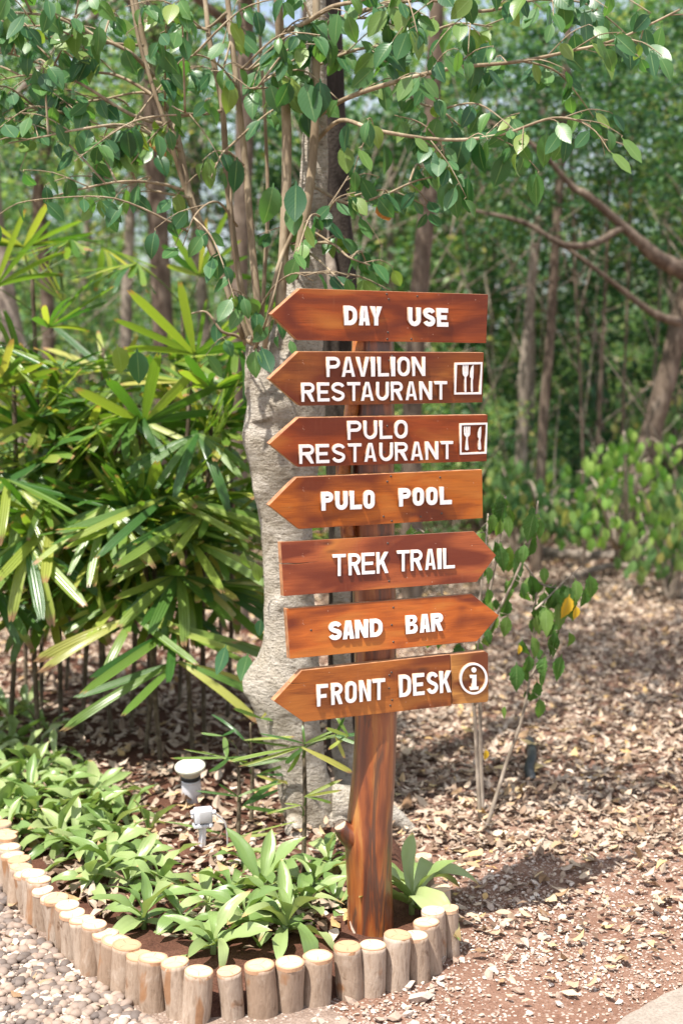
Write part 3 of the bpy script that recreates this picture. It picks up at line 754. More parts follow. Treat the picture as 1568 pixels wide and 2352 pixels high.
def fork(b, c, cx, y0, y1, w, lean=0.0, handle=(.2, .2, .2)):
    H = y1 - y0; pts = []
    def q(x, t): return (cx + x * w + lean * t * H, y0 + t * H)
    # four tines, shoulders, neck, handle
    left = [(-.5, .0), (-.5, .33), (-.36, .40), (-.16, .44), (-handle[0], .55), (-handle[1], .75), (-handle[2], .96), (-.08, 1.0)]
    right = [(-x, t) for x, t in left[::-1]]
    tines = []
    for k in range(3):
        xa = .5 - .19 - k * .27; tines += [(xa, .0), (xa - .02, .27), (xa - .07, .27), (xa - .09, .0)]
    return [b.uv(x, y) for x, y in px(c, [q(x, t) for x, t in left + right + tines])]
def knife(b, c, cx, y0, y1, w, flip=1, handle=(.2, .2, .2)):
    H = y1 - y0
    pr_ = [(.3, .0), (.1, .03), (-.2, .12), (-.42, .28), (-.45, .45), (-.2, .5), (-handle[0], .58), (-handle[1], .75), (-handle[2], .96), (0, 1.0), (handle[2], .96), (handle[1], .75), (handle[0], .58), (.32, .48), (.4, .2), (.38, .02)]
    return [b.uv(x, y) for x, y in px(c, [(cx + flip * x * w, y0 + t * H) for x, t in pr_])]
raised(b, [fork(b, c1, 1362, 548, 732, 38, 0.0, (.16, .17, .18))], 0.006, 'fork_icon', o)
raised(b, [knife(b, c1, 1405, 547, 732, 30, 1, (.2, .21, .24))], 0.006, 'knife_icon', o)
screws(b, c1, [(880, 490), (868, 792), (860, 520)], o)
b, o = board_part(c2, 1012, 4.4, [(258, 52), (62, 227), (250, 380), (1510, 342), (1516, 32)], (0.25, 0.044, 0.007), 'red-brown board pointing left, lettered PULO RESTAURANT')
word(b, c2, [('P', 577, 670), ('U', 685, 775), ('L', 790, 875), ('O', 890, 977)], (577, 72, 977, 65), (577, 198, 977, 187), MED, 0.0065, o)
word(b, c2, [('R', 256, 355), ('E', 368, 457), ('S', 475, 562), ('T', 582, 670), ('A', 688, 770), ('U', 790, 880), ('R', 892, 978), ('A', 997, 1080), ('N', 1095, 1182), ('T', 1198, 1280)], (256, 230, 1280, 205), (256, 358, 1280, 325), MED, 0.0065, o)
raised(b, [quad(b, c2, [(1325, 88), (1508, 83), (1503, 290), (1323, 297)]), quad(b, c2, [(1337, 101), (1496, 96), (1491, 277), (1335, 283)])], 0.0065, 'icon_frame', o)
raised(b, [fork(b, c2, 1373, 108, 268, 42, -0.01, (.14, .2, .32))], 0.006, 'fork_icon', o)
raised(b, [knife(b, c2, 1456, 108, 266, 28, 1, (.2, .32, .38))], 0.006, 'knife_icon', o)
screws(b, c2, [(848, 107), (828, 282), (1060, 335)], o)
b, o = board_part(c2, 1147, 3.2, [(245, 450), (58, 637), (258, 795), (1485, 722), (1480, 398)], (0.375, 0.094, 0.009), 'orange-brown board pointing left, lettered PULO POOL')
word(b, c2, [('P', 402, 482), ('U', 495, 578), ('L', 592, 672), ('O', 682, 757)], (402, 545, 757, 532), (402, 670, 757, 655), HEAVY, 0.0075, o)
word(b, c2, [('P', 918, 998), ('O', 1010, 1085), ('O', 1100, 1175), ('L', 1190, 1270)], (918, 521, 1270, 508), (918, 643, 1270, 626), HEAVY, 0.0075, o)
screws(b, c2, [(872, 442), (848, 478), (1200, 450), (823, 711), (878, 741), (1070, 712), (1210, 690)], o)
b, o = board_part(c3, 1292, -3.5, [(130, 108), (148, 447), (1358, 357), (1478, 190), (1340, 40)], (0.285, 0.066, 0.018), 'dull red board pointing right, lettered TREK TRAIL, cracked at its square end', notch=(0, 0.40, (1, 0.0), 0.085, 0.0013))
word(b, c3, [('T', 450, 533), ('R', 550, 625), ('E', 632, 715), ('K', 725, 800)], (450, 184, 800, 167), (450, 322, 800, 300), THIN, 0.0055, o)
word(b, c3, [('T', 853, 930), ('R', 938, 1012), ('A', 1028, 1095), ('I', 1106, 1132), ('L', 1142, 1215)], (853, 160, 1215, 142), (853, 293, 1215, 270), THIN, 0.0055, o)
screws(b, c3, [(800, 115), (808, 352)], o)
b, o = board_part(c3, 1440, -3.5, [(165, 525), (187, 840), (1358, 730), (1497, 568), (1325, 432)], (0.385, 0.09, 0.012), 'bright orange-brown board pointing right, lettered SAND BAR')
word(b, c3, [('S', 425, 507), ('A', 512, 585), ('N', 590, 672), ('D', 682, 762)], (425, 607, 762, 583), (425, 724, 762, 697), HEAVY, 0.0065, o)
word(b, c3, [('B', 907, 982), ('A', 993, 1060), ('R', 1065, 1140)], (907, 567, 1140, 549), (907, 684, 1140, 661), HEAVY, 0.0065, o)
screws(b, c3, [(835, 518), (835, 733), (825, 627), (320, 660)], o)
b, o = board_part(c4, 1575, 2.6, [(280, 205), (92, 408), (292, 547), (1276, 437), (1264, 97)], (0.325, 0.092, 0.014), 'two-tone brown board pointing left, lettered FRONT DESK, with a split near its tip', notch=(0, 0.42, (1, -0.02), 0.055, 0.0012))
endp = prism(b, [b.uv(x, y) for x, y in px(c4, [(1268, 99), (1280, 428), (1510, 412), (1519, 395), (1517, 90), (1497, 74), (1252, 96), (1252, 99.5)])][:6], 0.023, 0.0014, 'end_piece', o, M_board, (0.46, 0.20, 0.045), 0.0025)
word(b, c4, [('F', 373, 448), ('R', 468, 545), ('O', 562, 638), ('N', 655, 733), ('T', 742, 828)], (373, 296, 828, 251), (373, 441, 828, 392), MED * 1.02, 0.0068, o)
word(b, c4, [('D', 920, 1000), ('E', 1012, 1090), ('S', 1105, 1180), ('K', 1190, 1268)], (920, 232, 1275, 199), (920, 379, 1275, 343), MED * 1.02, 0.0068, o)
def ell(b, c, cx, cy, rx, ry, n=36): return [b.uv(x, y) for x, y in px(c, [(cx + rx * math.cos(2 * math.pi * k / n), cy + ry * math.sin(2 * math.pi * k / n)) for k in range(n)])]
raised(b, [ell(b, c4, 1413, 253, 94, 106), ell(b, c4, 1413, 253, 78, 91)], 0.0065, 'icon_ring', o, h0=0.0025)
raised(b, [ell(b, c4, 1415, 195, 17, 18, 18)], 0.0065, 'letter', o, h0=0.0025)
raised(b, [[b.uv(x, y) for x, y in px(c4, [(1388, 229), (1432, 226), (1432, 305), (1445, 304), (1445, 325), (1389, 330), (1389, 309), (1402, 308), (1402, 249), (1388, 250)])]], 0.0065, 'letter', o, h0=0.0025)
screws(b, c4, [(862, 235), (860, 322), (880, 400), (868, 437), (876, 217), (1385, 128)], o)

# ------------------------------------------------------------------ log edging
def ordinal(n):
    o = ['first', 'second', 'third', 'fourth', 'fifth', 'sixth', 'seventh', 'eighth', 'ninth', 'tenth', 'eleventh', 'twelfth', 'thirteenth', 'fourteenth', 'fifteenth', 'sixteenth', 'seventeenth', 'eighteenth', 'nineteenth']
    if n <= 19: return o[n - 1]
    t = {2: 'twent', 3: 'thirt'}[n // 10]
    return t + 'ieth' if n % 10 == 0 else t + 'y-' + o[n % 10 - 1]
ti = [i for i, l in enumerate(LOGS) if l[:2] == (855, 2172)][0]
for i, ((p, hw), (lx, ly, _)) in enumerate(zip(LOGPOS, LOGS)):
    r = hw / PXM(p.y / math.cos(PITCH)) * 1.05
    if i == ti: lab = 'cut log stake standing directly in front of the signpost in the log edging'
    elif i < ti: lab = f'{ordinal(ti - i)} cut log stake to the left of the signpost in the log edging'
    else: lab = f'{ordinal(i - ti)} cut log stake to the right of the signpost in the log edging'
    t = thing('log_stake', (p.x, p.y, 0), lab, 'log', 'cut logs edging the planting bed')
    tx, ty = rnd.uniform(-.08, .08), rnd.uniform(-.05, .05)
    hz = ZT + rnd.uniform(-.009, .009)
    top = Vector((p.x, p.y, hz)); bot = Vector((p.x - tx * .25, p.y - ty * .25, -0.05))
    mid = top.lerp(bot, .5) + Vector((rnd.uniform(-.004, .004), 0, 0))
    mb = MB()
    tube(mb, [bot, mid, top], [r * rnd.uniform(.95, 1.08), r * rnd.uniform(.96, 1.04), r], 22, 6, amp=0.03, nscale=22, zs=.6, ridge=.07, seed=i * 3.1)
    bk = mb.build('bark', M_logbark, t)
    for pg_ in bk.data.polygons:
        if abs(pg_.normal.z) > .8: pg_.use_smooth = False
    ax = (top - mid).normalized()
    ax = (ax + Vector((rnd.uniform(-.08, .08), rnd.uniform(-.08, .03), 0))).normalized()
    bm = MB(); seg = 22; vs_ = []
    for rr, hh in ((1.0, -0.006), (1.0, 0.0022), (0.965, 0.0032), (0.5, 0.0033), (0.0, 0.0033)):
        for k in range(seg):
            th = 2 * math.pi * k / seg
            q = top + Vector((math.cos(th), math.sin(th), 0)) * r * rr * (1 + .07 * noise.noise(Vector((math.cos(th) * 1.6 + i * 3.1, math.sin(th) * 1.6, .1))))
            q.z = top.z + hh - (ax.x * (q.x - top.x) + ax.y * (q.y - top.y)) / ax.z * .6
            vs_.append(tuple(q))
    bm.add(vs_, [(a * seg + k, a * seg + (k + 1) % seg, (a + 1) * seg + (k + 1) % seg, (a + 1) * seg + k) for a in range(4) for k in range(seg)])
    bm.build('cut_end', M_logtop, t, smooth=False)

# ------------------------------------------------------------------ pale tree behind the sign
T1 = 4.28
tb = G(722, 1955, 0.03)
tree = thing('tree', (tb.x, T1, 0.0), 'pale knobbly tree trunk right behind the signpost, with tan shoots and drooping oval leaves', 'tree')
def lpts(rows, Y):
    return [P((a + b) / 2, y, Y) for y, a, b in rows], [(b - a) / 2 / PXM(Y) for y, a, b in rows]
rows = [(2010, 660, 802), (1942, 668, 790), (1861, 649, 776), (1781, 632, 756), (1714, 612, 744), (1647, 588, 735), (1590, 574, 738), (1560, 570, 738), (1525, 588, 734), (1470, 603, 730), (1370, 606, 722), (1220, 598, 718),
        (1120, 582, 726), (1030, 566, 738), (950, 566, 744), (870, 580, 744), (790, 615, 740), (700, 640, 742), (560, 668, 750), (400, 690, 752), (200, 700, 750), (0, 705, 748), (-200, 712, 748)]
p_, r_ = lpts(rows, T1); p_[0].z = -0.15
def knob(q, rr, th, L):
    for c, s, w in knobs:
        d = (q - c).length
        if d < w * 2.5: rr += s * math.exp(-(d / w) ** 2)
    # horizontal wrinkles
    rr += 0.0022 * max(0, noise.noise(Vector((q.x * 6, q.y * 6, q.z * 70)))) + 0.0016 * noise.noise(q * 55)
    return rr
knobs = [(P(572, 1575, T1 - .02), .022, .05), (P(590, 1530, T1 - .05), .010, .03), (P(575, 1010, T1 - .05), .014, .05), (P(640, 930, T1 - .1), .026, .045), (P(640, 1385, T1 - .08), .016, .02), (P(650, 1500, T1 - .09), .01, .03), (P(690, 1690, T1 - .09), .008, .03), (P(630, 1845, T1 - .08), .014, .03), (P(600, 1130, T1 - .05), .008, .03)]
mb = MB()
tube(mb, p_, r_, 56, 12, amp=0.06, nscale=7, zs=1.2, seed=2.0, fn=knob)
s_, sr = lpts([(960, 575, 680), (880, 564, 650), (830, 562, 630), (795, 563, 612), (770, 568, 600)], T1 - .04)
tube(mb, s_, sr, 28, 6, amp=0.12, nscale=14, seed=5.0, fn=knob)
b_, br = lpts([(1980, 800, 900), (1900, 790, 870), (1800, 770, 830), (1700, 760, 812), (1600, 762, 808), (1450, 764, 806), (1300, 766, 804), (1150, 772, 800)], T1 + .22)
b_[0].z = -.1
tube(mb, b_, br, 24, 8, amp=.12, nscale=9, seed=7.0, fn=knob)
# root flare
for x0, y0, x1, y1, r0, r1, dy in [(740, 1900, 800, 1985, .06, .03, -.05), (690, 1900, 670, 1990, .05, .03, -.12), (760, 1850, 935, 1950, .07, .025, .02), (700, 1930, 640, 1960, .05, .02, .1)]:
    a = P(x0, y0, T1); e = G(x1, y1, 0.02); e.y = T1 + dy; m = a.lerp(e, .55); m.z += .03
    tube(mb, [a, m, e, e + (e - a).normalized() * .12 - Vector((0, 0, .1))], [r0, (r0 + r1) / 2, r1, r1 * .4], 16, 6, amp=.12, nscale=14)
mb.build('trunk', M_bark_pale, tree)

# straight shoots rising from the stump
SH = [([(572, 792), (510, 625), (445, 470), (402, 300), (355, 180), (310, 0), (280, -200)], 10, 5.5, -.05),
      ([(560, 775), (498, 600), (434, 460), (386, 300), (345, 180), (315, 60), (280, -200)], 6, 4, -.10),
      ([(585, 790), (548, 640), (522, 420), (512, 250), (484, 100), (470, 0), (450, -200)], 8, 5, .0),
      ([(600, 780), (580, 600), (566, 400), (545, 200), (522, 0), (515, -200)], 9, 5.5, -.08),
      ([(640, 745), (655, 520), (661, 300), (650, 150), (640, 0), (630, -200)], 12, 9, -.14),
      ([(672, 640), (705, 480), (722, 330), (728, 150), (728, 0), (735, -200)], 11, 8, -.16),
      ([(600, 800), (608, 640), (618, 480), (610, 300), (600, 100), (590, -100)], 5, 3, .05),
      ([(610, 800), (640, 620), (690, 500), (722, 420)], 6, 4, -.13),
      ([(590, 790), (560, 720), (535, 560), (528, 400)], 4, 2.5, -.12)]
shoots = []
for pts, ra, rb, dy in SH:
    Y = T1 + dy; n = len(pts)
    w = [P(x + rnd.uniform(-3, 3), y, Y + rnd.uniform(-.03, .03)) for x, y in pts]; r = [(ra + (rb - ra) * i / (n - 1)) / PXM(Y) for i in range(n)]
    mb = MB(); tube(mb, w, r, 10, 5, amp=.05, nscale=20)
    mb.build('shoot', M_shoot, tree); shoots.append((w, pts, Y))
# side branches: (points, thickness px, depth offset, leaf count)
BR = [([(352, 175), (300, 118), (215, 75), (120, 35), (0, 22), (-60, 10)], 5, -.10, 15), ([(330, 105), (200, 98), (110, 70), (0, 62)], 3.5, -.18, 11),
      ([(392, 290), (300, 258), (200, 205), (110, 160), (20, 120)], 5, -.06, 12), ([(372, 232), (270, 168), (170, 165), (60, 178), (0, 182)], 4, -.02, 10),
      ([(408, 330), (350, 222), (230, 225), (120, 240), (0, 270)], 3.5, .06, 10), ([(415, 345), (300, 283), (200, 300), (100, 310), (20, 335)], 4, -.15, 12),
      ([(420, 380), (330, 290), (250, 300), (150, 265), (60, 320)], 3, -.02, 8), ([(445, 445), (370, 430), (280, 425), (180, 430), (80, 455)], 4, -.12, 10),
      ([(440, 455), (340, 440), (345, 400), (290, 420), (240, 405)], 3, -.02, 5), ([(508, 255), (470, 262), (430, 265), (395, 240)], 4, -.1, 4),
      ([(478, 70), (430, 60), (370, 38), (330, 45)], 4, -.05, 4), ([(520, 30), (470, 62), (410, 38)], 4, .05, 3),
      ([(545, 200), (500, 140), (450, 130), (430, 140)], 3, -.1, 4), ([(560, 380), (520, 350), (500, 380), (485, 400)], 3, -.12, 4),
      ([(545, 520), (500, 470), (450, 490), (420, 560)], 3, -.14, 4), ([(650, 120), (610, 130), (570, 160), (540, 150)], 4, -.12, 5),
      ([(655, 200), (620, 180), (590, 200), (560, 210)], 3, -.15, 5),
      ([(640, 75), (690, 60), (760, 25), (830, 5), (880, -20)], 7, -.22, 8), ([(728, 90), (790, 40), (850, 45), (920, 60)], 5, -.12, 8),
      ([(700, 290), (780, 225), (900, 190), (1040, 160), (1180, 150), (1300, 125), (1420, 80), (1560, 30)], 6, -.25, 34),
      ([(722, 330), (780, 285), (860, 300), (960, 312), (1060, 318), (1160, 305), (1270, 268), (1350, 290), (1390, 330)], 5, -.3, 36),
      ([(724, 430), (800, 470), (880, 440), (960, 420), (1060, 395)], 4, -.18, 10), ([(730, 60), (850, 15), (980, -5), (1100, 20), (1220, 10), (1330, -10)], 6, -.2, 26),
      ([(728, 150), (820, 105), (930, 95), (1040, 60), (1130, 70)], 4, -.05, 18), ([(900, 190), (960, 240), (1010, 250), (1060, 285)], 3, -.2, 8),
      ([(690, 560), (760, 560), (800, 585), (850, 610)], 4, -.2, 2), ([(680, 560), (740, 600), (790, 650)], 3.5, -.24, 1), ([(650, 560), (700, 540), (760, 470), (800, 400)], 3, -.2, 5),
      ([(590, 795), (545, 780), (510, 760), (475, 720), (440, 715)], 5, -.02, 2), ([(585, 800), (600, 760), (625, 700), (650, 600)], 4, -.2, 3),
      ([(575, 790), (610, 690), (670, 620), (720, 640)], 3, -.22, 2)]
LV = ((.15, .3, .02), (.3, .6, .04), (.05, -.3, .05), (.22, .9, .0), (.1, .1, .08))
tree_leaf_meshes = [tpl_mesh('leaf', leaf_tpl(OVAL, f_, c_, w_), M_leaf_tree) for f_, c_, w_ in LV]
dead_leaf_meshes = [tpl_mesh('dead_leaf', leaf_tpl(OVAL, .4, .8, .05), M_leaf_dead)]
NLEAF = [0]; TL = []; CURVES = []
def hang_leaf(p, L, spread=0.5, dead=False, dirv=None, up=None, parent=None, meshes=None):
    d = dirv or Vector((rnd.uniform(-1, 1) * spread, rnd.uniform(-1, 1) * spread, -1)).normalized()
    u = up or Vector((rnd.uniform(-.8, .8), -1, rnd.uniform(.1, 1.5)))
    ms = meshes or (dead_leaf_meshes if dead else tree_leaf_meshes)
    par = parent or tree
    NLEAF[0] += 1
    if par is tree:
        TL.append((p, frame(d, u), L * rnd.uniform(.85, 1.1), L, rnd.randrange(5), dead)); return
    inst('dead_leaf' if dead else 'leaf', rnd.choice(ms), par, TRS(p - par.location, frame(d, u), (L * rnd.uniform(.85, 1.1), L, L)))
for pts, th, dy, nl in BR:
    Y0 = T1 - .08; n = len(pts)
    w = [P(x, y + (rnd.uniform(-9, 9) if i else 0), Y0 + dy * min(1, i / 2) + rnd.uniform(-.03, .03)) for i, (x, y) in enumerate(pts)]
    r = [(th * (1 - .65 * i / (n - 1))) / PXM(T1) for i in range(n)]
    mb = MB(); tube(mb, w, r, 7, 5, amp=.06, nscale=30)
    cp, _ = catmull(w, r, 8); CURVES.append((cp, pts[0][0] > 640)); nl = int(nl * 1.15)
    ntw = max(1, round(nl / 2.6)); left = nl
    for k in range(ntw):          # side twigs, each with a few drooping leaves
        t_ = .2 + .8 * (k + rnd.random() * .9) / ntw
        i0 = min(len(cp) - 2, int((len(cp) - 1) * t_)) if nl > 1 else len(cp) - 2
        q = cp[i0]; bd = (cp[i0 + 1] - q).normalized()
        L_ = rnd.uniform(.06, .19); dv = (bd * rnd.uniform(.2, 1) + Vector((rnd.uniform(-.6, .6), rnd.uniform(-.9, .6), rnd.uniform(-.7, .45)))).normalized()
        e = q + dv * L_; m_ = q + dv * L_ * .55 + Vector((0, 0, .014))
        tube(mb, [q, m_, e], [.0021, .0016, .001], 5, 3)
        c = min(left, rnd.choice((2, 3, 3, 4))) if k < ntw - 1 else left; left -= c
        tw, _ = catmull([q, m_, e], [1, 1, 1], 6)
        for j in range(c):
            p = tw[int((len(tw) - 1) * (.35 + .65 * j / max(1, c - 1)))] if c > 1 else e
            st = p + Vector((rnd.uniform(-.012, .012), rnd.uniform(-.012, .006), -.006)); tube(mb, [p, st], [.0011, .0009], 4, 1)
            hang_leaf(st, rnd.uniform(.055, .092), 1.05, dead=(rnd.random() < .025))
    mb.build('branch', M_shoot, tree)
# leaves seen singly
for (x, y, L, dy) in [(182, 50, .10, -.2), (228, 55, .085, -.2), (287, 108, .085, -.18), (123, 240, .07, -.2), (177, 305, .075, -.2), (161, 405, .08, -.22), (238, 405, .085, -.2), (318, 420, .09, -.15), (418, 490, .07, -.2),
                     (395, 235, .075, -.2), (484, 365, .09, -.2), (545, 360, .10, -.2), (528, 185, .095, -.2), (620, 190, .085, -.25), (700, 185, .12, -.3), (735, 180, .11, -.3), (628, 420, .12, -.3), (680, 415, .12, -.3), (672, 460, .10, -.28),
                     (800, 280, .085, -.3), (1095, 120, .10, -.3), (1005, 265, .1, -.3), (1065, 310, .11, -.3), (1100, 320, .10, -.3), (1160, 350, .1, -.35), (1040, 405, .12, -.35), (1075, 400, .11, -.33), (1205, 330, .1, -.3), (1255, 300, .1, -.35), (1300, 300, .1, -.35), (1230, 390, .1, -.3),
                     (900, 430, .085, -.2), (880, 330, .09, -.25), (790, 330, .085, -.25), (1290, 0, .1, -.3), (1340, 20, .1, -.3), (1520, 55, .1, -.3), (1480, 60, .09, -.3), (1440, 85, .09, -.3), (560, 1265, .075, -.02), (585, 1290, .07, -.1), (520, 1480, .10, .05), (570, 1500, .09, .0), (600, 1420, .06, .05), (268, 790, .1, .1), (315, 800, .11, .1)]:
    hang_leaf(P(x, y, T1 + dy), L, .28)
hang_leaf(P(588, 800, T1 - .3), .085, dirv=Vector((-.1, -.2, -1)), up=Vector((-.3, -1, .4)))
hang_leaf(P(600, 795, T1 - .3), .085, dirv=Vector((.35, -.2, -1)), up=Vector((0, -1, .8)))
hang_leaf(P(640, 770, T1 - .25), .05); hang_leaf(P(665, 780, T1 - .25), .05); hang_leaf(P(597, 740, T1 - .2), .06, dirv=Vector((-.2, 0, -1)))
hang_leaf(P(497, 735, T1 - .1), .075, dead=True, dirv=Vector((0, 0, -1))); hang_leaf(P(910, 75, T1 - .2), .06, dead=True); hang_leaf(P(878, 455, T1 - .3), .08, dead=True)

# smaller side branches carrying more leaves
for k in range(62):
    cp, right = CURVES[rnd.randrange(len(CURVES))]
    if len(cp) < 25: cp, right = CURVES[rnd.randrange(len(CURVES))]
    i0 = rnd.randrange(int(len(cp) * .15), len(cp) - 1); q = cp[i0]
    L_ = rnd.uniform(.18, .42); dv = Vector((rnd.uniform(-.5, 1) if right else rnd.uniform(-1, .5), rnd.uniform(-.6, .7), rnd.uniform(-.35, .8))).normalized()
    m_ = q + dv * L_ * .5 + Vector((0, 0, .03)); e = q + dv * L_ + Vector((0, 0, -.03))
    mb = MB(); tube(mb, [q, m_, e], [.0035, .0026, .0013], 5, 6, amp=.1, nscale=30)
    tw, _ = catmull([q, m_, e], [1, 1, 1], 8)
    for j in range(rnd.randint(5, 9)):
        p = tw[int((len(tw) - 1) * (.3 + .7 * rnd.random()))]; st = p + Vector((rnd.uniform(-.02, .02), rnd.uniform(-.02, .015), -.008)); tube(mb, [p, st], [.0011, .0009], 4, 1)
        hang_leaf(st, rnd.uniform(.05, .088), 1.1, dead=(rnd.random() < .02))
    mb.build('branch', M_shoot, tree)
def seen_size(l):
    v = l[0] - CAMP; z = v.y * math.cos(PITCH) - v.z * math.sin(PITCH); yy = v.y * math.sin(PITCH) + v.z * math.cos(PITCH)
    ok = abs(v.x / z) < .243 and yy / z < .362
    return (l[3] / z) if ok else 0
TL.sort(key=seen_size, reverse=True)
for p, R_, lx, L, k, dead in TL[:300]:
    inst('dead_leaf' if dead else 'leaf', dead_leaf_meshes[0] if dead else tree_leaf_meshes[k], tree, TRS(p - tree.location, R_, (lx, L, L)))
mb = MB()
for p, R_, lx, L, k, dead in TL[300:]:
    tv, tf, tu = leaf_tpl(OVAL, *LV[k])
    mb.add([tuple(p + R_ @ Vector((v[0] * lx, v[1] * L, v[2] * L))) for v in tv], tf, tu)
tag(mb.build('foliage', M_leaf_tree, tree), kind='stuff')

# overhead crown of the same tree (above the picture): it shades the litter behind the sign
def crown_arrays(n_clump, per, cen, rad, csize, leaf, seed, hang=0.5, shell=0.5):
    g = np.random.default_rng(seed)
    d = g.normal(size=(n_clump, 3)); d /= np.linalg.norm(d, axis=1, keepdims=True)
    rr = (shell + (1 - shell) * g.random((n_clump, 1))) ** .6
    cc = np.asarray(cen) + d * rr * np.asarray(rad)
    cs = csize * g.uniform(.5, 1.4, (n_clump, 1))
    T = np.repeat(cc, per, axis=0) + g.normal(size=(n_clump * per, 3)) * np.repeat(cs, per, axis=0) * np.array([1, 1, .6]) * .6
    n = len(T)
    y = g.normal(size=(n, 3)); y[:, 2] -= hang * 1.5
    up = g.normal(size=(n, 3)) + np.array([0, 0, 1.2])
    R = rot_arrays(y, up) * (leaf * g.uniform(.6, 1.3, (n, 1, 1)))
    return R, T
tpl_small = leaf_tpl(SMALL, .15, .3)
R, T = crown_arrays(135, 26, (0.6, 5.0, 3.85), (1.6, 1.35, .65), .30, .09, 3, .4, .1)
me = scatter('crown', tpl_small, R, T - np.array(tree.location), M_leaf_tree)
tag(inst('crown', me, tree), kind='stuff')

# dark trunk just behind
T2 = 4.75
d2 = thing('tree', (P(790, 1850, T2).x, T2, 0), 'dark brown tree trunk rising behind the pale trunk above the top board', 'tree')
mb = MB()
p_, r_ = lpts([(2000, 690, 850), (1880, 735, 840), (1780, 745, 826), (1650, 750, 826), (1500, 752, 826), (1300, 755, 830), (1100, 750, 832), (900, 742, 832), (760, 738, 828), (640, 738, 820), (500, 736, 806), (350, 735, 798), (200, 735, 790), (0, 735, 782), (-300, 735, 775)], T2)
p_[0].z = -.2
tube(mb, p_, r_, 40, 10, amp=.05, nscale=8, zs=.4, ridge=.12, seed=9, fn=lambda q, rr, th, L: rr + .003 * noise.noise(Vector((q.x * 40, q.y * 40, q.z * 8))))
mb.build('trunk', M_bark_shaded, d2)
mb = MB(); tube(mb, [P(775, 780, T2 - .1), P(765, 650, T2 - .12), P(752, 570, T2 - .1), P(742, 480, T2 - .08)], [.018, .02, .014, .006], 12, 6, amp=.2, nscale=20)
mb.build('dead_branch', M_bark_grey, d2)
R, T = crown_arrays(60, 24, (0.3, 6.0, 4.4), (2.2, 1.3, .8), .35, .10, 5, .4, .2)
tag(inst('crown', scatter('crown', tpl_small, R, T - np.array(d2.location), M_leaf_tree), d2), kind='stuff')

# ------------------------------------------------------------------ lady palms
def blade_tpl(w, droop, blunt=True, n=7):
    vs_ = []; fs_ = []; uv = []
    for i in range(n + 1):
        t = i / n
        ww = w * min(1, .3 + t * 2.0) * (1.0 if t < .8 else 1 - (t - .8) * 1.3)
        if i == n: ww = w * .55
        a = droop * t * t; y = t - .18 * abs(droop) * t ** 3; z = -a * .55
        for k, (c, h) in enumerate(((-1, .35), (-.5, -.1), (0, .3), (.5, -.1), (1, .35))):
            yy = y + ((.03 if k % 2 else -.02) if i == n else 0)
            vs_.append((c * ww, yy, z + h * ww * .45)); uv.append((k / 4 + .001, t))
        if i:
            a0 = (i - 1) * 5; b0 = i * 5
            fs_ += [(a0 + k, a0 + k + 1, b0 + k + 1, b0 + k) for k in range(4)]
    return vs_, fs_, uv
blade_meshes = [tpl_mesh('blade', blade_tpl(.053, d), M_palm) for d in (-.05, .1, .3, .7, .05)]
blade_wide = [tpl_mesh('blade', blade_tpl(.066, d), M_palm) for d in (.0, .25, .6)]
blade_dead = [tpl_mesh('blade', blade_tpl(.06, d), M_palm_dead) for d in (1.4, .9)]
pet_meshes = []
for k in range(3):
    mb = MB(); tube(mb, [(0, 0, 0), (.02 * (k - 1), .5, .05), (0, 1, 0)], [.012, .009, .007], 5, 3); pet_meshes.append(mb.mesh('frond', M_petiole))
def frond(parent, p, az, el, lp, lb, nb, tilt, dead=False, spread=95, wide=False):
    d = Vector((math.cos(az) * math.cos(el), math.sin(az) * math.cos(el), math.sin(el)))
    R = frame(d)
    f_ = inst('frond', rnd.choice(pet_meshes), parent, TRS(p - parent.location, R, (.38, lp, lp)))
    if dead: tag(f_, 'withered brown frond')
    base = Vector((0, 1, 0))
    Ri = Matrix.Diagonal((1 / .38, 1 / lp, 1 / lp))
    ms = blade_dead if dead else (blade_wide if wide else blade_meshes)
    for k in range(nb):
        a = math.radians(-spread + 2 * spread * (k + .5) / nb + rnd.uniform(-6, 6))
        dv = Vector((math.sin(a), math.cos(a), -tilt * (.6 + .4 * math.cos(a)) + rnd.uniform(-.12, .12)))
        upv = Vector((0, tilt * .8, 1))
        Rb = frame(dv, upv)
        L = lb * (1 - .25 * abs(a) / 1.8) * rnd.uniform(.85, 1.1)
        M = (Ri @ (Rb @ Matrix.Diagonal((L, L, L)))).to_4x4(); M.translation = base
        inst('blade', rnd.choice(ms), f_, M)
    return f_
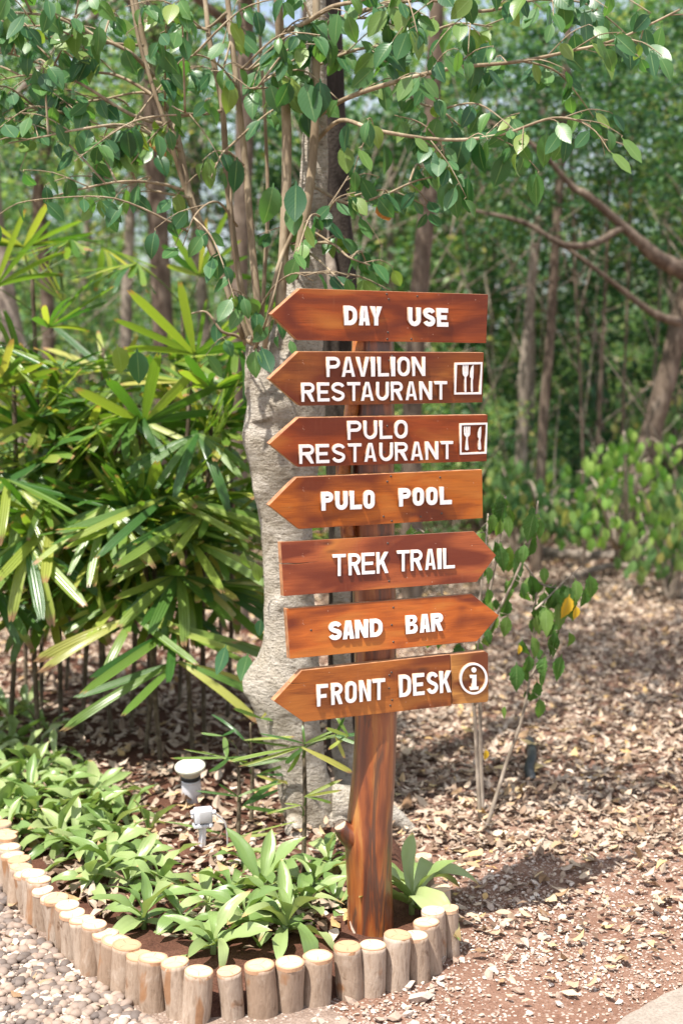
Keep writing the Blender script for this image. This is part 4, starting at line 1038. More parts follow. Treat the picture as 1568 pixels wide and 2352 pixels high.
def palm(x, yb, topy, nf, label, group, lean=0.0, lp=.25, lb=.30, low=.5, Y=None, r=.0085, rng=None, nb=(6, 11)):
    b = G(x, yb, .03)
    if Y: b = P(x, yb, Y); b.z = surf(b.x, b.y) if Y < 9 else 0
    top = P(x + lean, topy, b.y + rnd.uniform(-.1, .1)); top.z = max(top.z, .25)
    t = thing('lady_palm', (b.x, b.y, 0), label, 'palm', group)
    mb = MB(); m = b.lerp(top, .5) + Vector((rnd.uniform(-.03, .03), rnd.uniform(-.03, .03), 0))
    b2 = b.copy(); b2.z = -.03
    tube(mb, [b2, m, top], [r, r * 1.15, r * .95], 9, 10, amp=.16, nscale=45, zs=1.5)
    mb.build('stem', M_cane, t)
    for k in range(nf):
        s = low + (1 - low) * k / max(1, nf - 1)
        p = b.lerp(top, s); p += (m - b.lerp(top, .5)) * (1 - abs(2 * s - 1))
        if k % 2 == 0:            # upright fan, its blades pointing up and out
            az = rnd.uniform(-3.0, .2) if rnd.random() < .7 else rnd.uniform(0, 3.1)
            el = math.radians(rnd.uniform(35, 75)); tilt = rnd.uniform(-.15, .3); sp = rnd.uniform(60, 95)
        else:                     # arching fan, its blades hanging outwards
            az = -1.57 + rnd.uniform(-1.4, 1.4); el = math.radians(rnd.uniform(5, 40)); tilt = rnd.uniform(.5, 1.3); sp = rnd.uniform(70, 105)
        frond(t, p, az, el, lp * rnd.uniform(.6, 1.2), lb * rnd.uniform(.8, 1.15), rnd.randint(*nb), tilt, spread=sp, wide=rnd.random() < .35)
    return t
PG = 'lady palms in the clump left of the tree'
PALMS = [(-60, 1700, 760, 8, 20), (20, 1720, 830, 8, 10), (95, 1650, 640, 8, -20), (140, 1690, 900, 8, -30), (185, 1705, 1000, 8, 30), (232, 1640, 800, 8, 5), (262, 1700, 1150, 7, -25), (300, 1690, 930, 8, 20),
         (372, 1765, 1130, 8, -50), (340, 1650, 1010, 8, 25), (445, 1745, 860, 9, -8), (470, 1715, 980, 8, 15), (520, 1660, 1080, 8, 10), (410, 1640, 700, 7, 10), (60, 1600, 980, 8, -10), (150, 1590, 1120, 8, 0), (490, 1600, 1180, 7, 20), (-10, 1760, 1150, 7, -10), (90, 1735, 1210, 7, -30), (330, 1735, 1260, 6, 25), (560, 1630, 1300, 6, 0)]
porder = sorted(range(len(PALMS)), key=lambda i: PALMS[i][0] + PALMS[i][4])
plabs = {0: 'lady palm cane at the far left of the clump, cut by the picture edge', 2: 'tall lady palm whose topmost dark fan stands above the left clump', 8: 'lady palm on a cane leaning left behind the white spotlight', 10: 'tall dark-caned lady palm directly behind the white spotlight', 12: 'lady palm cane nearest the pale tree trunk'}
for i, (x, yb, ty, nf, ln) in enumerate(PALMS):
    if x > 540: continue
    t = palm(x, yb, ty, nf + 3, plabs.get(i, f'{ordinal(porder.index(i) + 1)} lady palm from the left in the yellow-green clump beside the tree'), PG, ln, .22, .29, low=max(.28, min(.85, (yb - (1430 if x < 400 else 1370)) / (yb - ty))), nb=(7, 10))
    if i == 2:
        top = P(235, 565, t.location.y - .25)
        frond(t, P(95 - 20, 640, t.location.y), math.radians(20), math.radians(25), .3, .3, 9, .9)
        frond(t, top, math.radians(200), math.radians(10), .12, .27, 10, .5, spread=105)
    if i in (3, 7, 13):
        q = P(x + ln + 40, ty + 20, t.location.y - .2)
        frond(t, q, math.radians(rnd.uniform(-90, 30)), math.radians(10), .2, .27, 4, 1.6, dead=True, spread=40)
    if i in (10, 8, 5):
        for dx, dyy in ((-10, 330), (30, 400), (-70, 300)):
            q = P(x + dx, ty + dyy, t.location.y - .12)
            frond(t, q, math.radians(-90 + rnd.uniform(-50, 50)), math.radians(20), .12, .27, 6, 1.2, spread=80, wide=True)

# seedling palms at the foot of the tree
def seedling(x, yb, ty, fr, label, Y=None):
    b = G(x, yb, .045); top = P(x + fr[0][0] * 0, ty, b.y)
    t = thing('palm_seedling', (b.x, b.y, 0), label, 'palm')
    mb = MB(); tube(mb, [b - Vector((0, 0, .05)), b.lerp(top, .5) + Vector((.006, 0, 0)), top], [.007, .006, .003], 8, 6, amp=.15, nscale=60)
    mb.build('stem', M_cane, t)
    for fx, fy, az, nb, tl, lb in fr:
        q = P(fx, fy, b.y - .03)
        s = min(1, max(0, (q.z - b.z) / max(.01, top.z - b.z) - .1)); a = b.lerp(top, s)
        d = q - a; lp = max(.03, d.length); R = frame(d)
        f_ = inst('frond', pet_meshes[0], t, TRS(a - t.location, R, (.25, lp, lp)))
        Ri = Matrix.Diagonal((1 / .25, 1 / lp, 1 / lp)) @ R.inverted()
        for k in range(nb):
            aa = math.radians(az - 62 + 124 * (k + .5) / nb + rnd.uniform(-10, 10))
            dv = Vector((math.cos(aa), rnd.uniform(-.45, .1), math.sin(aa) - tl * .3))
            Rb = frame(dv, Vector((rnd.uniform(-.3, .3), -1, .5)))
            L = lb * .52 * rnd.uniform(.8, 1.1)
            M = (Ri @ (Rb @ Matrix.Diagonal((L, L, L)))).to_4x4(); M.translation = Vector((0, 1, 0))
            inst('blade', rnd.choice(blade_wide), f_, M)
seedling(695, 2000, 1640, [(700, 1708, 80, 4, .2, .10), (700, 1715, 200, 2, .5, .10), (770, 1690, 10, 4, .3, .13), (690, 1715, 265, 4, .3, .16), (800, 1690, 170, 3, .1, .15), (700, 1830, 20, 3, .4, .10), (690, 1850, 200, 2, .4, .08)], 'thin palm seedling with split leaves against the pale trunk base')
seedling(545, 1930, 1720, [(520, 1740, 60, 3, .4, .10), (525, 1740, 230, 3, .7, .12), (560, 1850, 20, 3, .5, .12), (548, 1830, 100, 3, .3, .1), (510, 1690, 100, 2, .9, .09), (540, 1925, 80, 3, .2, .12)], 'spindly palm seedling beside the white junction box')
seedling(575, 1900, 1660, [(560, 1700, 60, 3, .5, .13), (600, 1650, 60, 3, .5, .12), (590, 1780, 330, 3, .6, .14), (570, 1760, 80, 2, .3, .12)], 'palm seedling between the spotlight and the pale trunk')

# ------------------------------------------------------------------ ground-cover plants in the bed
cov = [tpl_mesh('leaf', leaf_tpl(STRAP, f_, c_, w_), M_cover) for f_, c_, w_ in ((.35, .8, .3), (.5, 1.3, .4), (.3, 1.9, .45), (.6, .45, .25), (.4, 2.4, .4), (.5, 1.6, .5), (.45, 1.1, -.45))]
def cover(x, y, size, n, label, group='light green strap-leaved plants in the bed', dark=False):
    b = G(x, y, .05); z = surf(b.x, b.y)
    t = thing('bed_plant', (b.x, b.y, z), label, 'plant', group)
    mb = MB(); tube(mb, [(b.x, b.y, z - .02), (b.x, b.y, z + .045 * size / .2)], [.007, .009], 7, 2); mb.build('stem', M_cover, t)
    a0 = rnd.uniform(0, 6.28)
    for k in range(n):
        az = a0 + k * 2.39996; s = k / n
        el = math.radians(12 + 62 * s + rnd.uniform(-12, 12))
        d = Vector((math.cos(az) * math.cos(el), math.sin(az) * math.cos(el), math.sin(el)))
        tw = rnd.uniform(-.5, .5)
        L = size * (.75 + .45 * (1 - abs(s - .45))) * rnd.uniform(.8, 1.15)
        up = Vector((math.sin(az) * tw, -math.cos(az) * tw, 1))
        inst('leaf', cov[rnd.randrange(7)], t, TRS(Vector((math.cos(az), math.sin(az), 0)) * .006 + Vector((0, 0, .02 * size / .2 + .03 * s)), frame(d, up), (L * rnd.uniform(.85, 1.3), L, L)))
CP = [(490, 2185, .17, 11), (655, 2150, .19, 13), (560, 2130, .16, 9), (330, 2125, .18, 11), (365, 2050, .17, 10), (480, 2090, .14, 9), (600, 2060, .18, 10), (250, 2010, .19, 11), (190, 1985, .19, 11),
      (130, 1950, .18, 11), (285, 1965, .15, 9), (90, 1900, .19, 11), (200, 1900, .18, 10), (30, 1870, .19, 10), (130, 1850, .18, 10), (40, 1800, .18, 10), (210, 1845, .17, 9), (-30, 1830, .18, 9), (100, 1790, .17, 9), (-20, 1770, .18, 9),
      (290, 1880, .16, 9), (180, 1790, .16, 8), (20, 1730, .17, 9), (90, 1720, .16, 8), (20, 1660, .16, 8), (-40, 1700, .17, 8), (-40, 1640, .16, 8), (720, 2040, .15, 9), (770, 2090, .14, 8), (755, 1995, .14, 8), (690, 2095, .15, 9),
      (560, 1990, .12, 7), (420, 2130, .14, 8), (250, 1930, .16, 9), (20, 1940, .15, 8), (60, 1640, .14, 8), (150, 1900, .17, 9), (70, 1850, .17, 9), (170, 1950, .17, 9), (300, 2040, .16, 8), (235, 1885, .15, 8), (265, 1840, .14, 8), (60, 1905, .17, 9), (-10, 1890, .18, 9), (0, 1835, .17, 8), (75, 1800, .17, 8), (160, 1810, .16, 8), (130, 1760, .15, 8), (60, 1755, .16, 8), (-30, 1730, .16, 8), (110, 1690, .14, 7), (-10, 1690, .15, 8), (330, 2000, .15, 8), (215, 2045, .15, 8), (340, 1930, .13, 7), (610, 2110, .16, 8), (530, 2060, .15, 8), (640, 2010, .14, 8)]
clab = {0: 'strap-leaved plant hanging one wide leaf over the log edging', 1: 'large star-shaped strap-leaved plant at the front, left of the post', 3: 'strap-leaved plant with one drooping leaf behind the curve of the edging', 28: 'small strap-leaved plant touching the left side of the post', 31: 'small upright strap-leaved plant in front of the pale trunk'}
zl = {}; zone_of = {}
for i in sorted(range(len(CP)), key=lambda i: -CP[i][1]):
    bp = G(CP[i][0], CP[i][1], .05); li = min(range(ti + 1), key=lambda k: (LOGPOS[k][0].x - bp.x) ** 2 + (LOGPOS[k][0].y - bp.y) ** 2)
    zl[li] = zl.get(li, 0) + 1; row = '' if zl[li] == 1 else f', {ordinal(zl[li])} plant in from it'
    zone_of[i] = 'strap-leaved plant nearest the ' + (f'{ordinal(ti - li)} log left of the signpost' if li < ti else 'log in front of the signpost') + row
for i, (x, y, s, n) in enumerate(CP):
    zone = zone_of[i]
    cover(x, y, s * .8, n, clab.get(i, zone))
cover(945, 2095, .20, 10, 'strap-leaved plant in the shade right of the post')
cover(962, 2040, .17, 8, 'smaller strap-leaved plant tucked behind the shaded one right of the post')

# ------------------------------------------------------------------ serrated shrub right of the sign
sb = G(1105, 1885, 0)
shrub = thing('shrub', sb, 'thin-stemmed shrub with drooping serrated leaves, a few yellow, right of the sign', 'shrub')
SY = sb.y
ST = [([(1103, 1890), (1095, 1750), (1085, 1600), (1060, 1480), (1020, 1380), (990, 1240)], 5.5, 0), ([(1108, 1890), (1104, 1750), (1102, 1600), (1108, 1450), (1130, 1330), (1150, 1220), (1160, 1140)], 5.5, .02),
      ([(1112, 1880), (1160, 1760), (1195, 1660), (1215, 1560), (1225, 1450), (1230, 1360)], 5, -.03), ([(1110, 1470), (1180, 1330), (1220, 1230), (1235, 1150)], 4, -.05),
      ([(1228, 1400), (1260, 1370), (1300, 1330), (1335, 1300)], 3, -.05), ([(1200, 1290), (1240, 1340), (1290, 1350), (1330, 1340)], 3, -.02), ([(1090, 1620), (1100, 1400), (1115, 1250), (1120, 1180)], 4, -.04),
      ([(1215, 1560), (1260, 1480), (1290, 1440)], 2.5, -.04), ([(1060, 1480), (1000, 1420), (960, 1400), (920, 1380)], 3, .0), ([(990, 1240), (960, 1215), (930, 1230)], 2.5, .0)]
ser = [tpl_mesh('leaf', leaf_tpl(OVATE, f_, c_, w_, .10), M_chili) for f_, c_, w_ in ((.3, .5, .05), (.5, .9, .1), (.15, .3, .08), (.8, .6, .06))]
ser_y = [tpl_mesh('yellow_leaf', leaf_tpl(OVATE, .5, .5, .08, .06), M_yellow)]
for pts, th, dy in ST:
    w = [P(x, y, SY + dy + rnd.uniform(-.03, .03)) for x, y in pts]; n = len(pts)
    if pts[0][1] > 1870: w[0].z = -.03
    mb = MB(); tube(mb, w, [th * (1 - .6 * i / (n - 1)) / PXM(SY) for i in range(n)], 8, 6, amp=.08, nscale=30)
    cp, _ = catmull(w, [1] * n, 10)
    lo = .55 if pts[0][1] > 1870 else .15
    for k in range(9 if pts[0][1] > 1870 else 7):
        q = cp[min(len(cp) - 1, int(len(cp) * (lo + (1 - lo) * (k + rnd.random()) / 8)))]
        e = q + Vector((rnd.uniform(-.04, .04), rnd.uniform(-.06, .02), rnd.uniform(-.02, .02)))
        tube(mb, [q, e], [.0012, .0009], 4, 2)
        hang_leaf(e, rnd.uniform(.05, .11), .3, parent=shrub, meshes=ser)
        if rnd.random() < .6: hang_leaf(q, rnd.uniform(.04, .085), .4, parent=shrub, meshes=ser)
    mb.build('stem', M_twig, shrub)
for x, y, L in [(1148, 1250, .095), (1185, 1270, .10), (1165, 1370, .085), (1125, 1420, .075), (1185, 1520, .10), (1160, 1620, .05), (1280, 1380, .10), (1255, 1390, .09), (1235, 1380, .1), (1270, 1420, .07), (1230, 1410, .07), (1215, 1500, .09), (1310, 1350, .09), (1165, 1180, .08), (1150, 1190, .07), (1230, 1200, .09), (1220, 1160, .08), (1135, 1240, .06), (1250, 1300, .06)]:
    hang_leaf(P(x, y, SY - .06), L, .22, parent=shrub, meshes=ser)
for x, y, L, s in [(1212, 1190, .07, .1), (1307, 1365, .085, -.25), (1323, 1390, .05, -.1), (1192, 1480, .035, 0), (1115, 1720, .04, 0)]:
    q = P(x, y, SY - .09); inst('yellow_leaf', ser_y[0], shrub, TRS(q - shrub.location, frame(Vector((s, -.1, -1)), Vector((.3, -1, .4))), L)); NLEAF[0] += 1

# ------------------------------------------------------------------ garden spotlight and junction box
sp_b = G(447, 1838, .05)
def gp(x, y): return P(x, y, sp_b.y)
k = 1 / PXM(sp_b.y)
spot = thing('garden_spotlight', sp_b, 'white tubular garden spotlight with cream cone lens facing up', 'spotlight')
axs = (Vector((0, 0, 1)) + Vector((-.03, -.18, 0))).normalized(); base = gp(443, 1868); base.z = max(base.z, .03)
mb = MB(); lathe(mb, [(0, 0), (20 * k, 0), (23 * k, 5 * k), (23 * k, 62 * k), (22 * k, 66 * k), (22 * k, 66.5 * k), (23.2 * k, 67 * k), (23.2 * k, 72 * k), (0, 72 * k)], base, 28, axs); mb.build('body', M_plastic, spot)
mb = MB(); lathe(mb, [(22.5 * k, 72 * k), (23.8 * k, 73 * k), (23.8 * k, 82 * k), (22 * k, 83 * k)], base, 28, axs); mb.build('seal_ring', M_black, spot)
mb = MB(); lathe(mb, [(22 * k, 82 * k), (27 * k, 90 * k), (34 * k, 98 * k), (36 * k, 100 * k), (36 * k, 106 * k), (34 * k, 108 * k), (31 * k, 107 * k), (24 * k, 99 * k), (15 * k, 93 * k), (0, 92 * k)], base, 32, axs); mb.build('lens_cone', M_lens, spot)
mb = MB(); lathe(mb, [(0, 94 * k), (7 * k, 94 * k), (8 * k, 98 * k), (5 * k, 103 * k), (0, 104 * k)], base, 16, axs); mb.build('lamp_bulb', M_white, spot)
jb = G(462, 1942, .05); jy = jb.y; kj = 1 / PXM(jy)
jx = thing('junction_box', jb, 'small white plastic junction box on a stake with a trailing cable', 'junction box')
Rj = Euler((0, 0, math.radians(18))).to_matrix()
def jp(x, y): return P(x, y, jy)
mb = MB(); a = jp(462, 1945); b_ = jp(466, 1898); tube(mb, [a - Vector((0, 0, .06)), b_], [7 * kj, 9 * kj], 4, 3); mb.build('stake', M_plastic, jx, smooth=False)
mb = MB(); box(mb, jp(466, 1895), 46 * kj, .03, 7 * kj, Rj, .0012); mb.build('base_plate', M_plastic, jx, smooth=False)
mb = MB(); box(mb, jp(467, 1872), 42 * kj, .028, 36 * kj, Rj, .003); bo = mb.build('housing', M_plastic, jx)
mb = MB(); box(mb, jp(470, 1873) - Rj @ Vector((0, .0155, 0)), 30 * kj, .004, 27 * kj, Rj, .0015); mb.build('cover', M_greycap, bo)
for sx in (-13, 15):
    mb = MB(); lathe(mb, [(0, .004), (3 * kj, .004), (3.4 * kj, 0), (3.4 * kj, -.004)], jp(467 + sx, 1894) - Rj @ Vector((0, .016, 0)) + Vector((0, 0, .003)), 10); mb.build('screw', M_plastic, jx)
for sx, ax in ((-24, -1), (24, 1)):
    mb = MB(); lathe(mb, [(0, 0), (6 * kj, 0), (6 * kj, 8 * kj), (4 * kj, 10 * kj), (0, 10 * kj)], jp(467 + sx * .82, 1866), 12, Rj @ Vector((ax, 0, 0))); mb.build('cable_gland', M_plastic, jx)
mb = MB(); tube(mb, [jp(492, 1868), jp(508, 1878), jp(520, 1900), jp(523, 1935) - Vector((0, 0, .02))], [.0022] * 4, 6, 6); mb.build('cable', M_greycap, jx)
mb = MB(); tube(mb, [jp(446, 1866), jp(440, 1872), jp(443, 1880), gp(445, 1862)], [.0022] * 4, 6, 5); mb.build('cable', M_greycap, jx)

# drip hose showing through the litter
mb = MB(); h0 = [G(1222, 1795, .01), G(1214, 1765, .03), G(1221, 1735, .035), G(1215, 1700, .005)]
tube(mb, h0, [.018] * 4, 10, 5)
tag(mb.build('hose', M_black), 'short length of black hose showing through the leaf litter', 'hose')

# ------------------------------------------------------------------ loose cover: litter, fallen leaves, pebbles, chips
dry_tpls = [leaf_tpl([(0, .02), (.2, .16), (.45, .24), (.7, .19), (.9, .07), (1, .01)], f_, c_, w_) for f_, c_, w_ in ((.2, .5, .15), (.1, .25, .2), (.4, .9, .1), (-.2, -.3, .2), (.1, .15, .08))]
fallen_meshes = [tpl_mesh('fallen_leaf', t, M_fallen) for t in dry_tpls]
def flat_rot(n, g, tilt=.35):
    a = g.uniform(0, 2 * np.pi, n)
    y = np.stack([np.cos(a), np.sin(a), g.normal(0, tilt * .8, n)], 1)
    up = np.stack([g.normal(0, tilt, n), g.normal(0, tilt, n), np.where(g.random(n) < .5, 1.0, -1.0)], 1)
    return rot_arrays(y, up)
def pts_in(poly_px, n, g, dens=None):
    """random ground points whose seat lies inside a ground polygon"""
    q = np.array([(G(x, y).x, G(x, y).y) for x, y in poly_px]); lo = q.min(0); hi = q.max(0); out = []
    tries = 0
    while len(out) < n and tries < 60:
        c = lo + g.random((n * 2, 2)) * (hi - lo)
        d = inside_dist(c[:, 0], c[:, 1], q); c = c[d > 0]
        if dens is not None and len(c):
            c = c[g.random(len(c)) < np.array([dens(a, b) for a, b in c])]
        out += [tuple(v) for v in c]; tries += 1
    return np.array(out[:n])
g = np.random.default_rng(21)
def litter(name, poly_px, n, size, label, mat, dens=None, zoff=.006, tilt=.2):
    xy = pts_in(poly_px, n, g, dens); m = len(xy)
    z = np.array([surf(a, b) for a, b in xy]) + zoff + g.random(m) * .018
    R = flat_rot(m, g, tilt) * (size * g.uniform(.55, 1.35, (m, 1, 1)))
    T = np.column_stack([xy, z]); ms = []
    for k in range(3):
        s = slice(k, None, 3)
        o = inst(name, scatter(name, dry_tpls[k], R[s], T[s], mat)); tag(o, label[k], 'leaf litter', None, 'stuff')
front_poly = [(905, 1960), (1060, 2100), (1568, 2200), (1900, 2250), (1900, 1700), (1568, 1560), (900, 1560)]
litter('leaf_litter', [(880, 1400), (870, 1940), (1100, 1960), (1700, 1930), (2000, 1800), (2000, 1330), (880, 1290)], 26000, .039, ['tan leaf litter covering the ground right of the sign'] * 3, M_litter)
litter('leaf_litter', [(-500, 1245), (2100, 1245), (2100, 1340), (1500, 1400), (800, 1480), (-500, 1480)], 15000, .068, ['pale leaf litter on the woodland floor behind'] * 3, M_litter)
litter('leaf_litter', [(900, 1930), (1060, 2120), (1130, 2180), (1900, 2200), (1900, 1900), (1100, 1930)], 900, .032, ['scattered leaf bits on the shaded soil right of the post'] * 3, M_litter, lambda a, b: .7 if b > 4.0 else .35)
litter('leaf_litter', [(60, 1440), (-300, 1440), (-100, 1950), (300, 2170), (560, 2230), (840, 2170), (880, 1900), (760, 1480)], 6000, .046, ['dry leaf litter lying on the red soil of the bed'] * 3, M_litter)

# 300 fallen leaves one can pick out
fl_regions = [([(1050, 2100), (1120, 2330), (1380, 2340), (1568, 2240), (1568, 1900), (1000, 1930)], 110, 'dry tan fallen leaf lying on the open soil right of the logs', .055),
              ([(920, 1700), (910, 1930), (1568, 1930), (1568, 1650)], 100, 'dry fallen leaf on top of the litter beside the shrub', .062),
              ([(200, 2060), (330, 2170), (480, 2220), (820, 2165), (780, 1930), (400, 1880)], 75, 'curled brown fallen leaf lying between the bed plants', .06),
              ([(0, 2050), (150, 2250), (250, 2340), (0, 2340)], 15, 'pale fallen leaf lying on the pebble path', .05)]
for pol, n, lab, sz in fl_regions:
    xy = pts_in(pol, n, g)
    for (a, b) in xy:
        z = surf(a, b) + rnd.uniform(.010, .026)
        if pol[0] == (920, 1700): z += .012
        R = frame(Vector((rnd.uniform(-1, 1), rnd.uniform(-1, 1), rnd.uniform(-.25, .25))), Vector((rnd.uniform(-.35, .35), rnd.uniform(-.35, .35), rnd.choice((1, -1)))))
        o = inst('fallen_leaf', rnd.choice(fallen_meshes), None, TRS(Vector((a, b, z)), R, sz * rnd.uniform(.55, 1.25) * (.72 if b < 3.7 else 1)))
        tag(o, lab, 'fallen leaf', 'fallen leaves lying singly')

def rock_tpl(sub, amp, flat, seed, sharp=0):
    bm = bmesh.new(); bmesh.ops.create_icosphere(bm, subdivisions=sub, radius=1)
    for v in bm.verts:
        d = 1 + amp * noise.noise(v.co * 1.3 + Vector((seed, 0, 0))) + sharp * noise.noise(v.co * 3.1 + Vector((0, seed, 0)))
        v.co = Vector((v.co.x * d, v.co.y * d * .78, v.co.z * d * flat))
    bm.verts.index_update(); r = ([tuple(v.co) for v in bm.verts], [tuple(v.index for v in f.verts) for f in bm.faces]); bm.free(); return r
peb = [rock_tpl(2, .25, .55, s) for s in (1, 5, 9)]; peb1 = rock_tpl(1, .3, .55, 3)
chip = [rock_tpl(1, .7, .5, s, .5) for s in (2, 6, 11)]
peb_meshes = []
for t in peb:
    mb = MB(); mb.add(*t); peb_meshes.append(mb.mesh('pebble', M_pebble))
chip_meshes = []
for t in chip:
    mb = MB(); mb.add(*t); chip_meshes.append(mb.mesh('coral_chip', M_coral, smooth=False))
def log_clear(xy, off=.03):
    q = np.array(edge[:37]); return np.array([np.min(np.hypot(q[:, 0] - a, q[:, 1] - b)) > off for a, b in xy], bool)
GP = [(-150, 1900), (20, 2060), (100, 2170), (220, 2260), (300, 2320), (400, 2400), (300, 2480), (-150, 2480)]
xy = pts_in(GP, 6500, g, lambda a, b: 1.0 if bed_sd(a, b) < -.035 else 0.0)
sz = g.gamma(2.0, .0036, len(xy)).clip(.0028, .018)
score = np.argsort(-sz / xy[:, 1])
inview = [i for i in score if abs(xy[i, 0]) < .25 * xy[i, 1] and xy[i, 1] > 2.98]
single = set(inview[:300])
for i in single:
    a, b = xy[i]
    o = inst('pebble', rnd.choice(peb_meshes), None, TRS(Vector((a, b, .006 + sz[i] * .35)), Euler((rnd.uniform(-.3, .3), rnd.uniform(-.3, .3), rnd.uniform(0, 6.28))).to_matrix(), float(sz[i])))
    tag(o, 'grey-brown rounded pebble on the path beside the log edging', 'pebble', 'pebbles on the path beside the logs')
rest = np.array([i for i in range(len(xy)) if i not in single])
ang = g.uniform(0, 6.28, len(rest)); R = rot_arrays(np.stack([np.cos(ang), np.sin(ang), g.normal(0, .15, len(rest))], 1), np.tile([0, 0, 1.0], (len(rest), 1))) * sz[rest][:, None, None]
tag(inst('pebbles', scatter('pebbles', peb1, R, np.column_stack([xy[rest], .006 + sz[rest] * .3]), M_pebble, True)), 'small pebbles filling the path by the logs', 'pebbles', None, 'stuff')
def chips(name, pol, n, s0, label, dens=None, k=0):
    xy = pts_in(pol, n, g, dens); m = len(xy)
    s = g.gamma(2.2, s0 / 2.2, m).clip(.0015, s0 * 3.5)
    ang = g.uniform(0, 6.28, m)
    R = rot_arrays(np.stack([np.cos(ang), np.sin(ang), g.normal(0, .3, m)], 1), g.normal(0, .3, (m, 3)) + [0, 0, 1]) * s[:, None, None]
    z = np.array([surf(a, b) for a, b in xy])
    tag(inst(name, scatter(name, chip[k], R, np.column_stack([xy, z + s * .25 + .003]), M_coral)), label, 'gravel', None, 'stuff')
outside = lambda a, b: 1.0 if bed_sd(a, b) < -.03 else 0.0
def patchy(a, b): return 0.0 if bed_sd(a, b) > -.03 else max(0.05, min(1, .5 + 1.3 * noise.noise(Vector((a * 3.2, b * 3.2, 8)))))
chips('coral_gravel', [(560, 2480), (430, 2360), (700, 2330), (900, 2260), (1040, 2140), (1000, 1930), (1568, 1880), (2000, 2000), (1900, 2480)], 8000, .0027, 'white coral gravel sprinkled on the red soil', patchy, 0)
chips('coral_gravel', GP, 2600, .006, 'white coral bits among the path pebbles', outside, 1)
chips('coral_gravel', [(250, 2050), (480, 2210), (830, 2160), (760, 1940), (420, 1900)], 260, .008, 'pale coral bits on the bed soil', None, 2)
CH = pts_in([(560, 2400), (700, 2330), (900, 2270), (1050, 2130), (1080, 2000), (1500, 2000), (1568, 2150), (1300, 2330)], 85, g, outside)
for a, b in CH:
    o = inst('coral_chip', rnd.choice(chip_meshes), None, TRS(Vector((a, b, .006)), Euler((rnd.uniform(-.5, .5), rnd.uniform(-.5, .5), rnd.uniform(0, 6.28))).to_matrix(), rnd.uniform(.006, .017)))
    tag(o, 'small white coral chip on the red soil right of the logs', 'stone', 'white coral chips on the soil')
for x, y, s in [(965, 2290, .03), (905, 2335, .016), (870, 2340, .012), (1010, 2200, .018), (935, 2260, .02)]:
    q = G(x, y, .01); o = inst('coral_chip', chip_meshes[0], None, TRS(q, Euler((.3, .2, x)).to_matrix(), s)); tag(o, f'{"large" if s > .025 else "medium"} white coral lump at the foot of the logs', 'stone', 'white coral lumps by the logs')

# ------------------------------------------------------------------ woodland behind
wood_crowns = []
for s in range(5):
    R, T = crown_arrays(100, 44, (0, 0, 0), (1.0, 1.0, .85), .13, .042, 40 + s, .3, .1)
    wood_crowns.append(scatter('crown', tpl_small, R, T, (M_wood_a, M_wood_b, M_wood_c, M_wood_b, M_wood_a)[s]))
def wood_tree(pts, widths, Y, label, mat, crown=None, limbs=3, group='woodland trees behind the sign', seg=12):
    """pts: pixel path of the trunk from the foot up; it goes on above the picture as given."""
    w = [P(x, y, Y) for x, y in pts]; w[0].z = -.15
    t = thing('woodland_tree', (w[0].x, Y, 0), label, 'tree', group)
    mb = MB(); tube(mb, w, [b / 2 / PXM(Y) for b in widths], seg, 6, amp=.09, nscale=5, seed=Y)
    for k in range(limbs):
        q = w[-1].lerp(w[-2], rnd.random() * .8); e = q + Vector((rnd.uniform(-1, 1) * 1.2, rnd.uniform(-.8, .8), rnd.uniform(.2, 1.0)))
        r0 = widths[-1] / 2 / PXM(Y) * .6
        tube(mb, [q, q.lerp(e, .5) + Vector((0, 0, .1)), e], [r0, r0 * .6, r0 * .2], 7, 4, amp=.1, nscale=6)
    mb.build('trunk', mat, t)
    for (x, y, s, sz) in (crown or []):
        c = P(x, y, Y + rnd.uniform(-.5, .5))
        o = inst('crown', rnd.choice(wood_crowns), t, TRS(c - t.location, Euler((0, 0, rnd.uniform(0, 6.28))).to_matrix(), (s, s * .9, sz))); tag(o, kind='stuff')
    return t
wood_tree([(948, 1330), (945, 1000), (955, 780), (968, 600), (985, 420), (992, 250), (1000, 60), (1010, -250)], [50, 46, 44, 40, 38, 36, 34, 30], 8.0, 'brown woodland trunk directly behind the top boards of the sign', M_bark_brown, None)
wood_tree([(1232, 1180), (1245, 1000), (1262, 780), (1278, 500), (1296, 250), (1302, 100), (1310, -250)], [26, 24, 22, 21, 20, 18, 16], 9.5, 'slender brown woodland trunk leaning right, in front of the pale one', M_bark_brown, None)
wood_tree([(1185, 1190), (1200, 950), (1212, 750), (1228, 560), (1240, 380), (1250, 100)], [30, 27, 24, 22, 18, 14], 10.5, 'pale smooth woodland trunk right of the sign', M_bark_grey, [(1250, 60, 1.3, .9)])
wood_tree([(1215, 1100), (1222, 850), (1222, 600), (1215, 400)], [15, 14, 12, 9], 12.0, 'thin grey sapling between the pale and the slender trunk', M_bark_grey, [(1150, 480, .9, .8)])
tr = wood_tree([(1440, 1275), (1452, 1180), (1490, 1010), (1532, 860), (1560, 740), (1600, 560), (1640, 300), (1660, 0)], [74, 60, 50, 48, 46, 42, 38, 34], 9.6, 'thick leaning woodland tree at the right edge with a dark branch sweeping left', M_bark_brown, [(1680, 60, 1.0, .8)])
mb = MB()
tube(mb, [P(1605, 640, 8.8), P(1540, 610, 8.7), P(1500, 585, 8.6), P(1430, 520, 8.5), P(1350, 450, 8.4), P(1310, 425, 8.4), P(1220, 330, 8.3), P(1080, 260, 8.3)], [.06, .05, .043, .033, .024, .019, .013, .007], 10, 5, amp=.2, nscale=5)
